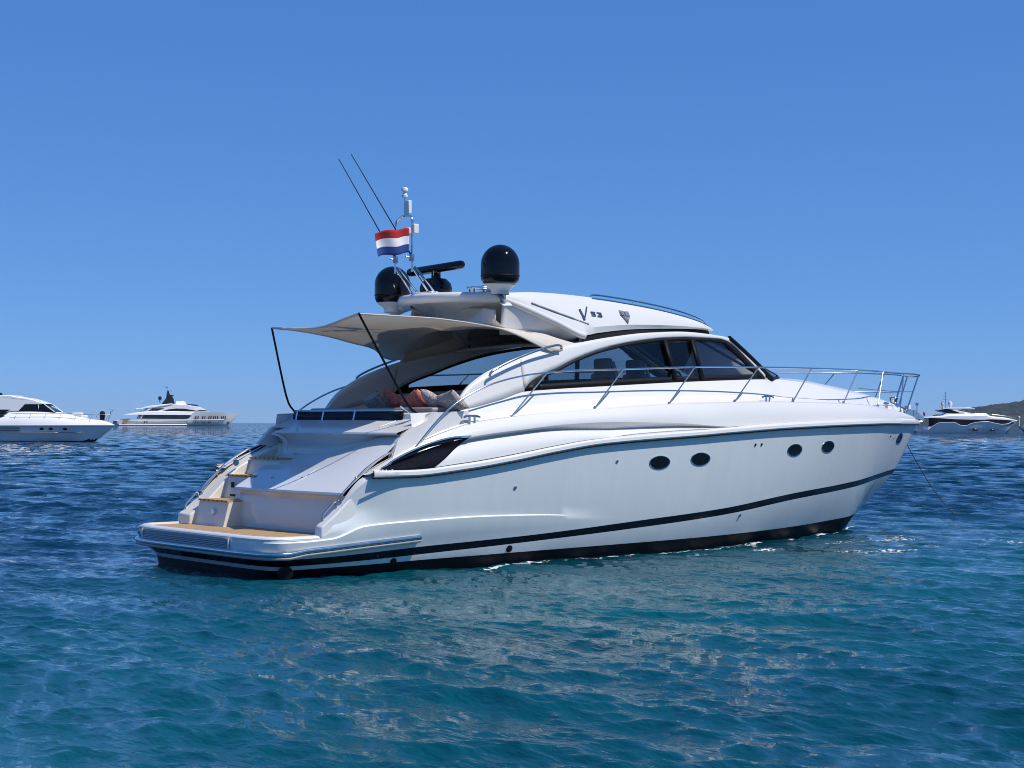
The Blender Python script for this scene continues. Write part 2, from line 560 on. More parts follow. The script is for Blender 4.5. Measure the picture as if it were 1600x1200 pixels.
for x in cst:
    e, ye = zE(x), yE(x)
    c, t = max(zcrease(x), e + .004), max(ztopc(x), e + .006)
    yt = min(yw(x), ye * .98)
    ycz = yt + (ye - yt) * .38
    k = sm(15, 16.47, x)
    pts = [(ye, e), (ye - .035 * (1 - k), e + .012), (yt + (ye - yt) * .88, e + .02), (yt + (ye - yt) * .62, e + (c - e) * .40),
           (ycz, c - .006), (ycz - .02 * (1 - k), c + .012), (yt + (ycz - yt) * .35, c + (t - c) * .6), (yt, t)]
    for i, p in enumerate(pts):
        rows[i].append((x, -p[0], p[1]))
MB().sym(rows, lambda i, j: 1 if 2 <= i <= 3 else 0).build("deck_side", [GEL, DECK], yacht, angle=26)
rows = []
for x in [q for q in cst if q >= 10.5]:
    yt, t, z0 = min(yw(x), yE(x) * .98), max(ztopc(x), zE(x) + .006), max(z0c(x), zE(x) + .008)
    rows.append([(x, yt * math.sin(a), t + (z0 - t) * math.cos(a) ** 1.5) for a in lin(-math.pi / 2, math.pi / 2, 25)])
MB().grid(rows).build("foredeck", GEL, yacht, angle=40)

# ---------------------------------------------------------------- arched side wall, windows
TE = curve([(3.2, 2.05), (3.25, 2.16), (3.4, 2.36), (3.65, 2.54), (4.0, 2.705), (4.83, 2.96), (5.2, 3.035), (5.69, 3.12), (6.49, 3.25), (7.37, 3.355), (8.3, 3.405), (9.07, 3.385), (9.38, 3.36), (9.7, 3.20), (10.1, 2.99), (10.68, 2.70)])
WU = curve([(4.49, 2.385), (4.58, 2.47), (4.85, 2.60), (5.25, 2.74), (5.57, 2.86), (6.27, 3.06), (6.92, 3.18), (7.64, 3.265), (8.3, 3.305), (9.09, 3.315), (9.30, 3.29), (9.95, 2.97), (10.45, 2.70)])
def ys(x, z):
    return yw(x) - .22 * max(z - ztopc(x), 0)
xs = lin(3.2, 4.49, 22) + lin(4.52, 10.45, 90)
wall = MB()
r = [[] for _ in range(5)]
for x in lin(3.2, 4.49, 24):
    for i in range(5):
        z = ztopc(x) + max(TE(x) - ztopc(x), .002) * i / 4
        r[i].append((x, -ys(x, z), z))
wall.sym(r)
r = [[] for _ in range(5)]
for x in lin(4.49, 10.45, 100):
    a, b = WU(x) + .012, TE(x)
    b = max(b, a + .004)
    for i in range(5):
        z = a + (b - a) * i / 4
        r[i].append((x, -ys(x, z) - .012 * math.sin(math.pi * i / 4), z))
wall.sym(r)
wallo = wall.build("side_arch", GEL, yacht, solid=.07, angle=35)
# window glass, frame and bars
def side_window(s):
    X = lin(4.53, 10.42, 90)
    g = MB()
    g.grid([[(x, s * (ys(x, z) - .02), z) for x in X for z in [ztopc(x) + (WU(x) - ztopc(x)) * t]] for t in lin(0, 1, 6)])
    w = g.build("side_window", GLASS, yacht)
    fr = MB()
    lo = [(x, ztopc(x) + .004) for x in X]
    up = [(x, WU(x) + .008) for x in reversed(X)]
    loop = lo + up
    inner = []
    for x, z in lo:
        inner.append((min(max(x, 4.8), 10.15), z + .085))
    for x, z in up:
        d = .045 if x < 9.2 else .045 + .08 * sm(9.2, 9.5, x)
        inner.append((min(max(x, 4.8), 10.15), max(z - d, ztopc(x) + .09)))
    fr.grid([[(x, s * (ys(x, z) + .004), z) for x, z in loop], [(x, s * (ys(x, z) + .004), z) for x, z in inner]], close=True)
    fr.build("window_frame", RUBBER, w, solid=.03)
    for x0, x1 in ((7.63, 7.74), (8.32, 8.42)):
        b = MB()
        za, zb = WU(x0) - .03, ztopc(x1) + .05
        b.grid([[(x0 - .04, s * (ys(x0, za) + .006), za), (x0 + .04, s * (ys(x0, za) + .006), za)],
                [(x1 - .04, s * (ys(x1, zb) + .006), zb), (x1 + .04, s * (ys(x1, zb) + .006), zb)]])
        b.build("window_bar", RUBBER, w, solid=.035)
    return w
for s in (-1, 1):
    side_window(s)

# windscreen
rows = []
for t in lin(0, 1, 8):
    xa, za = 9.40 + (10.68 - 9.40) * t, 3.355 + (2.70 - 3.355) * t
    row = []
    for v in lin(-1, 1, 25):
        yb = ys(min(xa, 10.6), za)
        bul = (.50 + .55 * t) * (1 - v * v)
        row.append((xa + bul, v * yb, za + (.05 + .02 * t) * (1 - v * v)))
    rows.append(row)
ws = MB().grid(rows).build("windscreen", WSGLASS, yacht)
fr = MB()
for idx in (0, -1):
    fr.tube([rows[k][idx] for k in range(8)], .045, 8)
fr.tube(rows[-1], .03, 8)
fr.tube([(p[0], p[1], p[2] - .03) for p in rows[0]], .025, 8)
fr.tube([rows[k][12] for k in range(8)], .025, 6)
fr.build("windscreen_frame", RUBBER, ws)
for v0 in (7, 16):
    mb = MB()
    p = rows[-1][v0]; q = rows[3][v0 + 2]
    mb.tube([(p[0] + .03, p[1], p[2] + .03), (q[0] + .05, q[1], q[2] + .04)], .012, 6)
    mb.build("wiper", RUBBER, ws)

# fixed roof panel under the hardtop
rows = []
for x in lin(5.6, 9.38, 40):
    zz = TE(x)
    rows.append([(x, v * (ys(x, zz) - .01), zz - .004 + .05 * (1 - v * v)) for v in lin(-1, 1, 17)])
rows.append([(9.38 + .6 * (1 - v * v), v * (ys(9.38, 3.36) - .01), 3.358 + .05 * (1 - v * v)) for v in lin(-1, 1, 17)])
MB().grid(rows).build("cabin_roof", GEL, yacht, solid=.05)

# hardtop
zt = curve([(3.6, 3.76), (3.75, 3.79), (4.2, 3.815), (4.59, 3.835), (5.12, 3.875), (5.52, 3.88), (6.34, 3.86), (7.23, 3.80), (8.14, 3.695), (8.86, 3.545), (9.0, 3.49), (9.25, 3.40)])
zbot = curve([(4.40, 3.79), (4.8, 3.66), (5.4, 3.44), (5.92, 3.255), (6.2, 3.30), (7.17, 3.405), (8.72, 3.465), (9.25, 3.43)])
def sh(x):
    return 1.10 + .10 * sm(6, 9, x) - .06 * sm(8.6, 9.3, x)
def yh(x, z):
    return sh(x) + .5 * max(zt(x) - z, 0)
top = MB()
rows = []
for v in lin(-1, 1, 25):
    xa = 3.72 + .68 * abs(v) ** 2.2
    row = []
    for u in lin(0, 1, 50):
        x = xa + (9.0 + .5 * (1 - v * v) - xa) * u
        xx = min(x, 9.0)
        row.append((x, v * sh(xx), zt(xx) + .045 * (1 - v * v) - (.10 * (x - 9.0) if x > 9.0 else 0)))
    rows.append(row)
top.grid(rows)
sx = lin(4.40, 5.9, 30) + lin(5.95, 9.0, 50)
side = [[] for _ in range(7)]
for x in sx:
    a, b = zt(x), min(zbot(x), zt(x) - .012)
    for i in range(7):
        t = i / 6
        z = a + (b - a) * t
        y = yh(x, z) + (.02 * math.sin(math.pi * t)) - (.05 * sm(.86, 1.0, t) if x > 5.9 else 0)
        side[i].append((x, -y, z))
top.sym(side)
und = []
for v in lin(-1, 1, 25):
    xa = 3.72 + .68 * abs(v) ** 2.2
    row = []
    for t in lin(0, 1, 12):
        xl = 5.25 + .67 * abs(v) ** 2.2
        zl = 3.43 - .175 * abs(v) ** 2.2
        p0 = np.array((xa, v * sh(xa), zt(xa) + .045 * (1 - v * v)))
        p1 = np.array((xl, v * yh(5.92, 3.255), zl))
        q = p0 + (p1 - p0) * t
        q[2] -= .05 * math.sin(math.pi * t) * (1 - abs(v) ** 3)
        row.append(tuple(q))
    und.append(row)
top.grid(und)
hardtop = top.build("hardtop", GEL, yacht, angle=30)
# black rubber gap under the hardtop
for s in (-1, 1):
    mb = MB()
    X = lin(5.88, 8.95, 40)
    mb.grid([[(x, s * (ys(x, TE(x)) - .05 - .01), TE(x) - .03) for x in X], [(x, s * (yh(x, zbot(x)) - .08), zbot(x) + .03) for x in X]])
    mb.build("roof_seal", RUBBER, yacht)
# rounded fascia along the aft edge and down the rakes
mb = MB()
fas = [[] for _ in range(6)]
for v in lin(-1.24, 1.24, 45):
    o_ = max(abs(v) - 1, 0)
    w_ = min(abs(v), 1)
    xa = 3.72 + .68 * w_ ** 2.2 - .55 * o_
    zz = zt(3.72 + .68 * w_ ** 2.2) + .045 * (1 - w_ * w_) - .12 * (o_ / .24) ** 1.6
    for k_, (dx, dz) in enumerate(((.06, .008), (.0, .002), (-.035, -.035), (-.03, -.10), (.03, -.145), (.20, -.13))):
        fas[k_].append((xa + dx, v * sh(xa), zz + dz * (1 - .4 * o_ / .24)))
mb.grid(fas)
mb.build("aft_fascia", GEL, hardtop, angle=60)
for s in (-1, 1):
    mb = MB()
    mb.tube([(x, s * (yh(x, zbot(x)) - .035), zbot(x) - .012 + .03 * (x < 4.5)) for x in lin(4.42, 5.90, 24)], .050, 12)
    mb.build("rake_edge", GEL, hardtop)
# wings joining the hardtop to the arches aft of the seal, and the lining inside the seal
for s in (-1, 1):
  if True:
    mb = MB()
    X = lin(4.55 if s > 0 else 4.50, 5.90, 24)
    q = 0 if s > 0 else .45
    mb.grid([[(x, s * (ys(x, TE(x)) - .05 - q) * (1 - t) + s * (yh(x, zbot(x)) - .03) * t, (TE(x) - .02) * (1 - t) + (zbot(x) + .01) * t) for x in X] for t in lin(0 if s > 0 else .40, 1, 5)])
    mb.build("roof_wing", CREAM if s > 0 else GEL, yacht, solid=.03, off=0)
  if True:
    mb = MB()
    X = lin(5.86, 8.9, 30)
    mb.grid([[(x, s * (ys(x, TE(x)) - .12), TE(x) - .04) for x in X], [(x, s * (yh(x, zbot(x)) - .13), zbot(x) + .04) for x in X]])
    mb.build("headliner_edge", CREAM, yacht)
# groove, letters, emblem on both hardtop sides
def onside(x, z, s, d=.02):
    t = (zt(x) - z) / max(zt(x) - zbot(x), .05)
    return (x, s * (yh(x, z) + .02 * math.sin(math.pi * min(max(t, 0), 1)) + d), z)
def stroke(mb, pts, w, s, d=.016):
    for (x0, z0), (x1, z1) in zip(pts[:-1], pts[1:]):
        dx, dz = x1 - x0, z1 - z0
        l = math.hypot(dx, dz)
        nx, nz = -dz / l * w / 2, dx / l * w / 2
        ex, ez = dx / l * w * .3, dz / l * w * .3
        q = [(x0 - ex + nx, z0 - ez + nz), (x1 + ex + nx, z1 + ez + nz), (x1 + ex - nx, z1 + ez - nz), (x0 - ex - nx, z0 - ez - nz)]
        mb.face([onside(a, b, s, d) for a, b in q])
for s in (-1, 1):
    mb = MB()
    stroke(mb, [(4.98, 3.70), (5.35, 3.60), (5.72, 3.505), (6.02, 3.43)], .022, s, .008)
    mb.build("roof_groove", GREYPL, hardtop, solid=.006)
    mb = MB()
    stroke(mb, [(5.93, 3.645), (5.95, 3.545), (5.955, 3.50)], .045, s, .010)
    stroke(mb, [(5.955, 3.50), (6.03, 3.60), (6.10, 3.70)], .022, s, .012)
    # 5
    stroke(mb, [(6.235, 3.622), (6.155, 3.626), (6.155, 3.600), (6.225, 3.597), (6.225, 3.566), (6.145, 3.570)], .017, s, .010)
    # 3
    stroke(mb, [(6.275, 3.620), (6.36, 3.617), (6.355, 3.590), (6.30, 3.592)], .017, s, .010)
    stroke(mb, [(6.355, 3.590), (6.358, 3.560), (6.268, 3.564)], .017, s, .012)
    mb.build("letters", NAVY, hardtop)
    em = MB()
    pts = [(6.78, 3.685), (6.98, 3.675), (6.985, 3.60), (6.93, 3.535), (6.885, 3.47), (6.835, 3.54), (6.775, 3.61)]
    em.face([onside(a, b, s, .010) for a, b in pts])
    e = em.build("emblem", GREYPL, hardtop, solid=.02)
    em = MB()
    for q in ([(6.80, 3.67), (6.865, 3.667), (6.865, 3.60), (6.795, 3.612)], [(6.88, 3.667), (6.965, 3.662), (6.97, 3.605), (6.88, 3.60)]):
        em.face([onside(a, b, s, .022) for a, b in q])
    em.build("emblem_panel", STEEL, e)
# roof edge handrail
for s in (-1, 1):
    mb = MB()
    path = [(x, s * (sh(x) - .03), zt(x) + h) for x, h in ((6.30, .01), (6.36, .045), (6.6, .055), (7.2, .06), (7.8, .06), (8.3, .06), (8.7, .05), (8.86, .01))]
    mb.tube(spline(path, 4), .013, 8)
    for x in (7.2, 8.04):
        mb.tube([(x, s * (sh(x) - .03), zt(x)), (x, s * (sh(x) - .03), zt(x) + .06)], .010, 6)
    mb.tube([(x, s * (sh(x) + .01), zt(x) - .012) for x in lin(6.3, 8.9, 24)], .012, 6)
    mb.build("roof_rail", CHROME, yacht)

# ---------------------------------------------------------------- stern: platform, transom, stairs
pl = MB()
loops = []
hy = hull_y2(0.62, .46)
def plat_outline(off, n=24):
    pts = [(1.15, -(hy - off)), (.8, -(hy - off))]
    pts += [(x + off * (1 if True else 0), y) for x, y in stern_curve(hy - off, n=n)]
    pts += [(.8, hy - off), (1.15, hy - off)]
    return pts
loops = [[(x, y, z) for x, y in plat_outline(o)] for o, z in ((0.0, .44), (.012, .472), (.045, .488), (.085, .49), (.09, .462))]
pl.grid(loops)
pl.build("platform_rim", GEL, yacht, angle=50)
tk = MB()
o = plat_outline(.09)
ring = [(x, y, .462) for x, y in o]
tk.grid([ring, [(2.4, y * .98, .462) for x, y in o]])
tk.build("teak_platform", TEAK, yacht)
# chrome fender tube around the stern
fy = hull_y2(.62, .3)
path = [(x, -(hull_y2(x, .25 + .055 * x) + .03), .27 + .058 * x) for x in (2.38, 2.0, 1.6, 1.2, .9, .62)]
path += [(x - .03, y * (fy + .03) / fy, .275) for x, y in stern_curve(fy, n=34)]
path += [(x, -y, z) for x, y, z in reversed(path[:6])]
mb = MB()
mb.tube(path, .032, 10)
mb.build("fender_tube", CHROME, yacht)
path2 = [(x + (.0), y, z - .05) for x, y, z in path]
mb = MB()
mb.tube(path2, .022, 8)
mb.build("fender_strip", GREYPL, yacht)
# passerelle hatch in the stern edge, with louvres, and chrome corner light
def aft_x(y, z):
    b = hull_y2(.62, z)
    c = min(abs(y) / b, 1)
    a = math.acos(min(c ** (1 / .42), 1))
    return .62 - .56 * math.sin(a) ** .42
mb = MB()
Yh = lin(1.42, -.95, 24)
mb.grid([[(aft_x(y, z) - .012, y, z) for y in Yh] for z in lin(.445, .315, 6)])
hatch = mb.build("passerelle_hatch", GREYPL, yacht, solid=.015)
for z in (.325, .345, .365, .39):
    mb = MB()
    mb.tube([(aft_x(y, z) - .024, y, z) for y in Yh], .006, 6)
    mb.build("louvre", STEEL, hatch)
for y in (1.42, -.95):
    mb = MB()
    mb.tube([(aft_x(y, z) - .02, y, z) for z in lin(.45, .31, 4)], .012, 6)
    mb.build("hatch_trim", GEL, hatch)
mb = MB()
Yh = lin(1.88, 1.60, 8)
mb.grid([[(aft_x(y, z) - .014, y, z) for y in Yh] for z in lin(.45, .31, 5)])
lamp = mb.build("corner_fitting", CHROME, yacht, solid=.02)
mb = MB()
for z0, z1 in ((.43, .40), (.375, .345)):
    mb.grid([[(aft_x(y, z) - .022, y, z) for y in lin(1.83, 1.64, 6)] for z in (z0, z1)])
mb.build("fitting_slot", RUBBER, lamp)

# quarter walls each side of the stern
QP = [(0.84, .455), (0.86, .60), (1.05, .735), (1.2, .86), (1.4, 1.055), (1.65, 1.27), (1.95, 1.43), (2.15, 1.50), (2.45, 1.63), (2.75, 1.70), (2.75, .455)]
for s, yi in ((1, 1.50), (-1, 1.70)):
    mb = MB()
    mb.extrude(QP, s * yi, s * 1.86)
    mb.build("quarter_wall", CREAM if s > 0 else GEL, yacht, bevel=.02)
    cap = MB()
    X = lin(.9, 1.64, 16)
    cap.grid([[(x, s * (hull_y2(x, ztop(x)) + .001), ztop(x)) for x in X], [(x, s * 1.78, ztop(x) + .02) for x in X]])
    X = lin(1.6, 2.75, 12)
    cap.grid([[(x, s * yE(x), zE(x)) for x in X], [(x, s * 1.80, zE(x) + .005) for x in X]])
    cap.build("quarter_cap", GEL, yacht, angle=50)
# stairs on the port side
for k, (x0, z, zl) in enumerate(((1.02, .80, .455), (1.48, 1.14, .80), (1.86, 1.385, 1.14), (2.35, 1.62, 1.385))):
    mb = MB()
    mb.extrude([(x0, z), (x0 - .09, zl), (2.9, zl), (2.9, z)], .70, 1.51)
    st = mb.build("stair", CREAM, yacht)
    mb = MB()
    mb.box((x0 + .24, 1.1, z + .014), (.54, .80, .024))
    mb.build("tread", TEAK, st)
mb = MB()
mb.lathe([(.0, .012), (.045, .012), (.05, .0)], (1.60, 1.495, 1.33), (0, -1, 0), 16)
mb.build("shower_cap", CHROME, yacht)
mb = MB()
mb.lathe([(.0, .012), (.04, .012), (.045, .0)], (.955, 1.02, .66), (-1, 0, .1), 16)
mb.build("shower_cap", CHROME, yacht)
mb = MB()
mb.box((1.405, 1.25, 1.02), (.02, .06, .08))
mb.build("step_outlet", RUBBER, yacht)
mb = MB()
mb.box((1.41, 1.25, .87), (.02, .14, .03))
mb.build("step_outlet", RUBBER, yacht)

# transom block with sunpad door: profile blended across the beam
def transom_prof(y):
    w = (y / 1.75)
    cx = .10 * w * w                                # convex in plan
    k = sm(.1, -1.70, y)                             # recess closes to starboard
    lo = [(1.22 + cx, .45), (1.20 + cx, .70), (1.235 + cx, .90), (1.20 + cx, .965), (1.13 + cx, .985), (1.14 + cx, 1.015)]
    rise = .0 + .10 * k
    z1 = 1.445 + .30 * k
    mid = [(1.48 + cx, 1.165 + rise * 1.1), (1.82 + cx, 1.31 + rise * 2.0), (2.13 + cx * .5, z1 - .015)]
    rec = .085 * (1 - k) 
    band = [(2.20 + cx * .4, z1 + .02), (2.225 + cx * .4, z1 + .10 * (1 - k)), (2.20 + cx * .4, z1 + (1.745 - z1) * .66), (2.10 + cx * .4, 1.752), (2.05 + cx * .4 + .0 * rec, 1.768), (2.06 + cx * .4, 1.79)]
    up = [(2.3 + cx * .3, 1.86), (2.52 + cx * .2, 1.925), (2.60 + cx * .2, 1.955)]
    return lo + mid + band + up
Y = lin(-1.775, .78, 40)
tr = MB()
P = [transom_prof(y) for y in Y]
def ymap(y, x):
    """the port edge leans outboard with height"""
    u = (y + 1.775) / 2.555
    return y + u * .42 * sm(1.2, 2.15, x)
tr.grid([[(P[i][k][0], ymap(y, P[i][k][0]), P[i][k][1]) for i, y in enumerate(Y)] for k in range(len(P[0]))])
# port end closing
tr.face([(P[-1][k][0], ymap(Y[-1], P[-1][k][0]), P[-1][k][1]) for k in range(len(P[0]))] + [(2.62, 1.2, 1.3), (2.62, .8, .45)])
transom = tr.build("transom", GEL, yacht, angle=32)
# upper coaming right across
cm = MB()
Yc = lin(-1.72, 1.68, 40)
cm.grid([[(2.30 + .03 * (y / 1.7) ** 2, y, 1.845) for y in Yc], [(2.52 + .02 * (y / 1.7) ** 2, y, 1.928) for y in Yc], [(2.60, y, 1.957) for y in Yc], [(2.63, y, 1.97) for y in Yc], [(2.66, y, 2.04) for y in Yc], [(2.70, y, 2.06) for y in Yc], [(3.15, y, 2.075) for y in Yc], [(3.2, y, 1.4) for y in Yc]])
cm.extrude([(2.06, 1.60), (2.3, 1.845), (2.6, 1.955), (3.1, 1.97), (3.1, 1.5), (2.75, 1.5)], 1.62, 1.70)
cm.extrude([(1.95, 1.30), (2.10, 1.70), (2.30, 1.845), (2.6, 1.957), (2.7, 2.06), (3.3, 2.09), (3.3, 1.3)], -1.80, -1.70)
cm.build("aft_coaming", GEL, yacht, angle=35)
# seams and fittings on the transom
mb = MB()
for y in (-.55, ):
    pr = transom_prof(y)
    mb.tube([(x - .002, ymap(y - .25 * i / 5, x), z + .002) for i, (x, z) in enumerate(pr[5:10])], .006, 5)
    mb.build("seam", GREYPL, transom)
    mb = MB()
    mb.tube([(x - .002, y - .55, z + .003) for x, z in pr[15:]], .008, 5)
mb.build("seam", GREYPL, transom)
for y in lin(-1.45, 1.0, 7):
    mb = MB()
    mb.lathe([(0, .008), (.014, .006), (.016, -.01)], (2.075 + .03 * (y / 1.7) ** 2, y, 1.765), (-1, 0, .1), 8)
    mb.build("press_stud", STEEL, transom)
for x, y, z in ((1.45, .25, 1.155), (1.45, -.5, 1.17), (2.14, .75, 1.47)):
    mb = MB()
    mb.lathe([(0, .012), (.02, .01), (.024, -.01)], (x, y, z), (-.4, 0, 1), 10)
    mb.build("catch", STEEL, transom)
mb = MB()
mb.tube(spline([(2.04, 1.22, 1.76), (2.08, 1.14, 1.74), (2.12, 1.02, 1.69), (2.14, .97, 1.62), (2.15, .98, 1.53)], 5), .016, 8)
mb.build("grab_handle", WHITEPL, transom)
# smoked windbreak across the aft coaming
wb = MB()
path = [(3.1, 1.69)] + [(2.78, 1.69), (2.66, 1.60)] + [(2.635, y) for y in lin(1.45, -1.2, 12)]
wb.grid([[(x - .03, y, 1.955) for x, y in path], [(x, y, 2.085) for x, y in path]])
wbo = wb.build("windbreak", WBREAK, yacht, solid=.012)
mb = MB()
mb.tube([(x, y, 2.095) for x, y in path], .016, 8)
for y in (1.45, .75, -.05):
    mb.tube([(2.60, y, 1.955), (2.632, y, 2.09)], .014, 6)
mb.build("windbreak_rail", CHROME, wbo)

# cockpit inside
mb = MB()
mb.box((4.6, 0, 1.02), (3.3, 3.2, .04))
mb.build("cockpit_floor", TEAK, yacht)
mb = MB()
mb.box((3.06, -.1, 1.35), (.25, 3.1, .60))
mb.box((3.40, -.1, 1.30), (.55, 3.1, .50))
mb.box((4.2, 1.30, 1.32), (1.6, .5, .5))
mb.box((4.2, 1.48, 1.75), (1.7, .14, .5))
mb.build("cockpit_seat", SEATM, yacht, bevel=.05, seg=3)
mb = MB()
mb.box((3.0, -.12, 2.10), (.40, 3.0, .07))
mb.build("seat_back", SEATD, yacht, bevel=.03, seg=3)
# inner lining of the sides down to the floor
for s in (-1, 1):
    mb = MB()
    X = lin(2.8, 10.3, 40)
    mb.grid([[(x, s * (min(yw(x), yE(x)) - .06), 1.0) for x in X], [(x, s * (yw(x) - .075), ztopc(x) - .01) for x in X]])
    mb.build("inner_lining", CREAM, yacht)
# saloon interior
mb = MB()
mb.box((8.0, 0, 1.35), (4.4, 2.4, .04))
mb.build("saloon_floor", TEAK, yacht)
mb = MB()
dpts = [(8.75, 1.4), (8.72, 2.50), (8.95, 2.66), (10.4, 2.74), (10.4, 1.4)]
mb.extrude(dpts, -1.08, 1.08)
mb.build("dashboard", DASH, yacht, bevel=.04)
def helm_seat(x, y):
    sd = MB()
    sd.box((x + .20, y, 2.06), (.52, .52, .16))
    sd.box((x + .2, y, 1.7), (.2, .2, .6))
    a = sd.build("helm_seat", SEATD, yacht, bevel=.05, seg=3)
    b = MB()
    rot = Matrix.Rotation(R(-7), 3, 'Y')
    b.box((x - .05, y, 2.42), (.15, .50, .62), rot=rot)
    b.box((x - .09, y, 2.83), (.13, .36, .26), rot=rot)
    b.build("seat_backrest", SEATM, a, bevel=.05, seg=3)
    c = MB()
    c.tube(spline([(x - .0, y - .28, 2.12), (x - .03, y - .27, 2.6), (x - .07, y - .19, 2.9)], 6), .03, 8)
    c.build("seat_piping", WHITEPL, a)
for x, y in ((7.12, -.62), (7.86, -.60)):
    helm_seat(x, y)
mb = MB()
ring = [(8.62 + .07 * math.sin(a), -.62 + .20 * math.cos(a), 2.60 + .19 * math.sin(a)) for a in lin(0, 2 * math.pi, 29)]
mb.tube(ring, .018, 8)
for a in (.5, 2.6, 4.7):
    mb.tube([(8.66, -.62, 2.59), (8.62 + .07 * math.sin(a), -.62 + .2 * math.cos(a), 2.60 + .19 * math.sin(a))], .014, 6)
mb.tube([(8.60, -.62, 2.59), (8.80, -.62, 2.56)], .03, 8)
mb.build("steering_wheel", DASH, yacht)
mb = MB()
mb.extrude([(6.2, 1.4), (5.9, 2.2), (6.6, 2.2), (6.6, 1.4)], .5, 1.3)
mb.box((6.35, .9, 2.35), (.14, .8, .4))
mb.build("saloon_sofa", SEATD, yacht, bevel=.05)
mb = MB()
mb.lathe([(0, .02), (.075, .02), (.09, .012), (.10, -.01)], (5.42, 1.43, 3.05), (0.05, -1, -.2), 22)
sp = mb.build("speaker", GREYPL, yacht)
mb = MB()
mb.lathe([(.075, .024), (.09, .03), (.104, .0)], (5.42, 1.43, 3.05), (0.05, -1, -.2), 22)
mb.build("speaker_ring", STEEL, sp)

# ---------------------------------------------------------------- portholes and skin fittings
def hull_normal(x, z, s):
    e = .03
    dx = (hull_y(x + e, z) - hull_y(x - e, z)) / (2 * e)
    dz = (hull_y(x, z + e) - hull_y(x, z - e)) / (2 * e)
    return Vector((-dx, s, -dz * 1.0)).normalized() if s > 0 else Vector((-dx, -1, -dz)).normalized()
def on_hull(x, z, s, u, w, d):
    """point offset (u along, w up) from a centre on the side of the hull"""
    return Vector((x + u, s * hull_y(x + u, z + w), z + w)) + hull_normal(x, z, s) * d
def porthole(x, z, s, a=.215, b=.098):
    N = 32
    loops = []
    for f, d in ((1.09, .0), (1.07, .006), (1.01, .006), (.97, .002)):
        loops.append([tuple(on_hull(x, z, s, a * f * math.cos(t), b * f * math.sin(t), d)) for t in [2 * math.pi * k / N for k in range(N)]])
    g = MB()
    cen = tuple(on_hull(x, z, s, 0, 0, .003))
    inner = [tuple(on_hull(x, z, s, a * math.cos(t), b * math.sin(t), .003)) for t in [2 * math.pi * k / N for k in range(N)]]
    for k in range(N):
        g.face([cen, inner[k], inner[(k + 1) % N]])
    p = g.build("porthole", DARKGLASS, yacht)
    rm = MB()
    rm.grid(loops, close=True)
    rm.build("rim", CHROME, p)
for s in (-1, 1):
    for x, z in ((6.79, 1.335), (7.71, 1.375), (10.23, 1.49), (11.35, 1.535)):
        porthole(x, z, s)
    porthole(15.10, 1.65, s, .21, .10)
    for x, z, r_, m_ in ((3.94, 1.03, .028, CHROME), (5.87, 1.37, .026, CHROME), (9.05, 1.59, .022, RUBBER), (9.22, 1.595, .022, RUBBER), (4.01, .165, .055, RUBBER),
                         (2.04, .095, .05, RUBBER), (8.97, .45, .03, CHROME), (14.35, 1.70, .02, RUBBER), (14.62, 1.67, .02, CHROME)):
        mb = MB()
        n = hull_normal(x, z, s)
        c = on_hull(x, z, s, 0, 0, 0)
        y2 = hull_y2(x, z)
        c.y = s * y2
        mb.lathe([(0, .014), (r_ * .55, .014), (r_ * .6, .012), (r_ * .95, .010), (r_, -.01)], tuple(c), tuple(n), 14)
        mb.build("skin_fitting", m_, yacht)
mb = MB()
mb.lathe([(0, .02), (.07, .02), (.095, .012), (.10, -.03)], (.40, -1.74, .025), (-.45, -.85, 0), 18)
mb.build("exhaust_outlet", RUBBER, yacht)

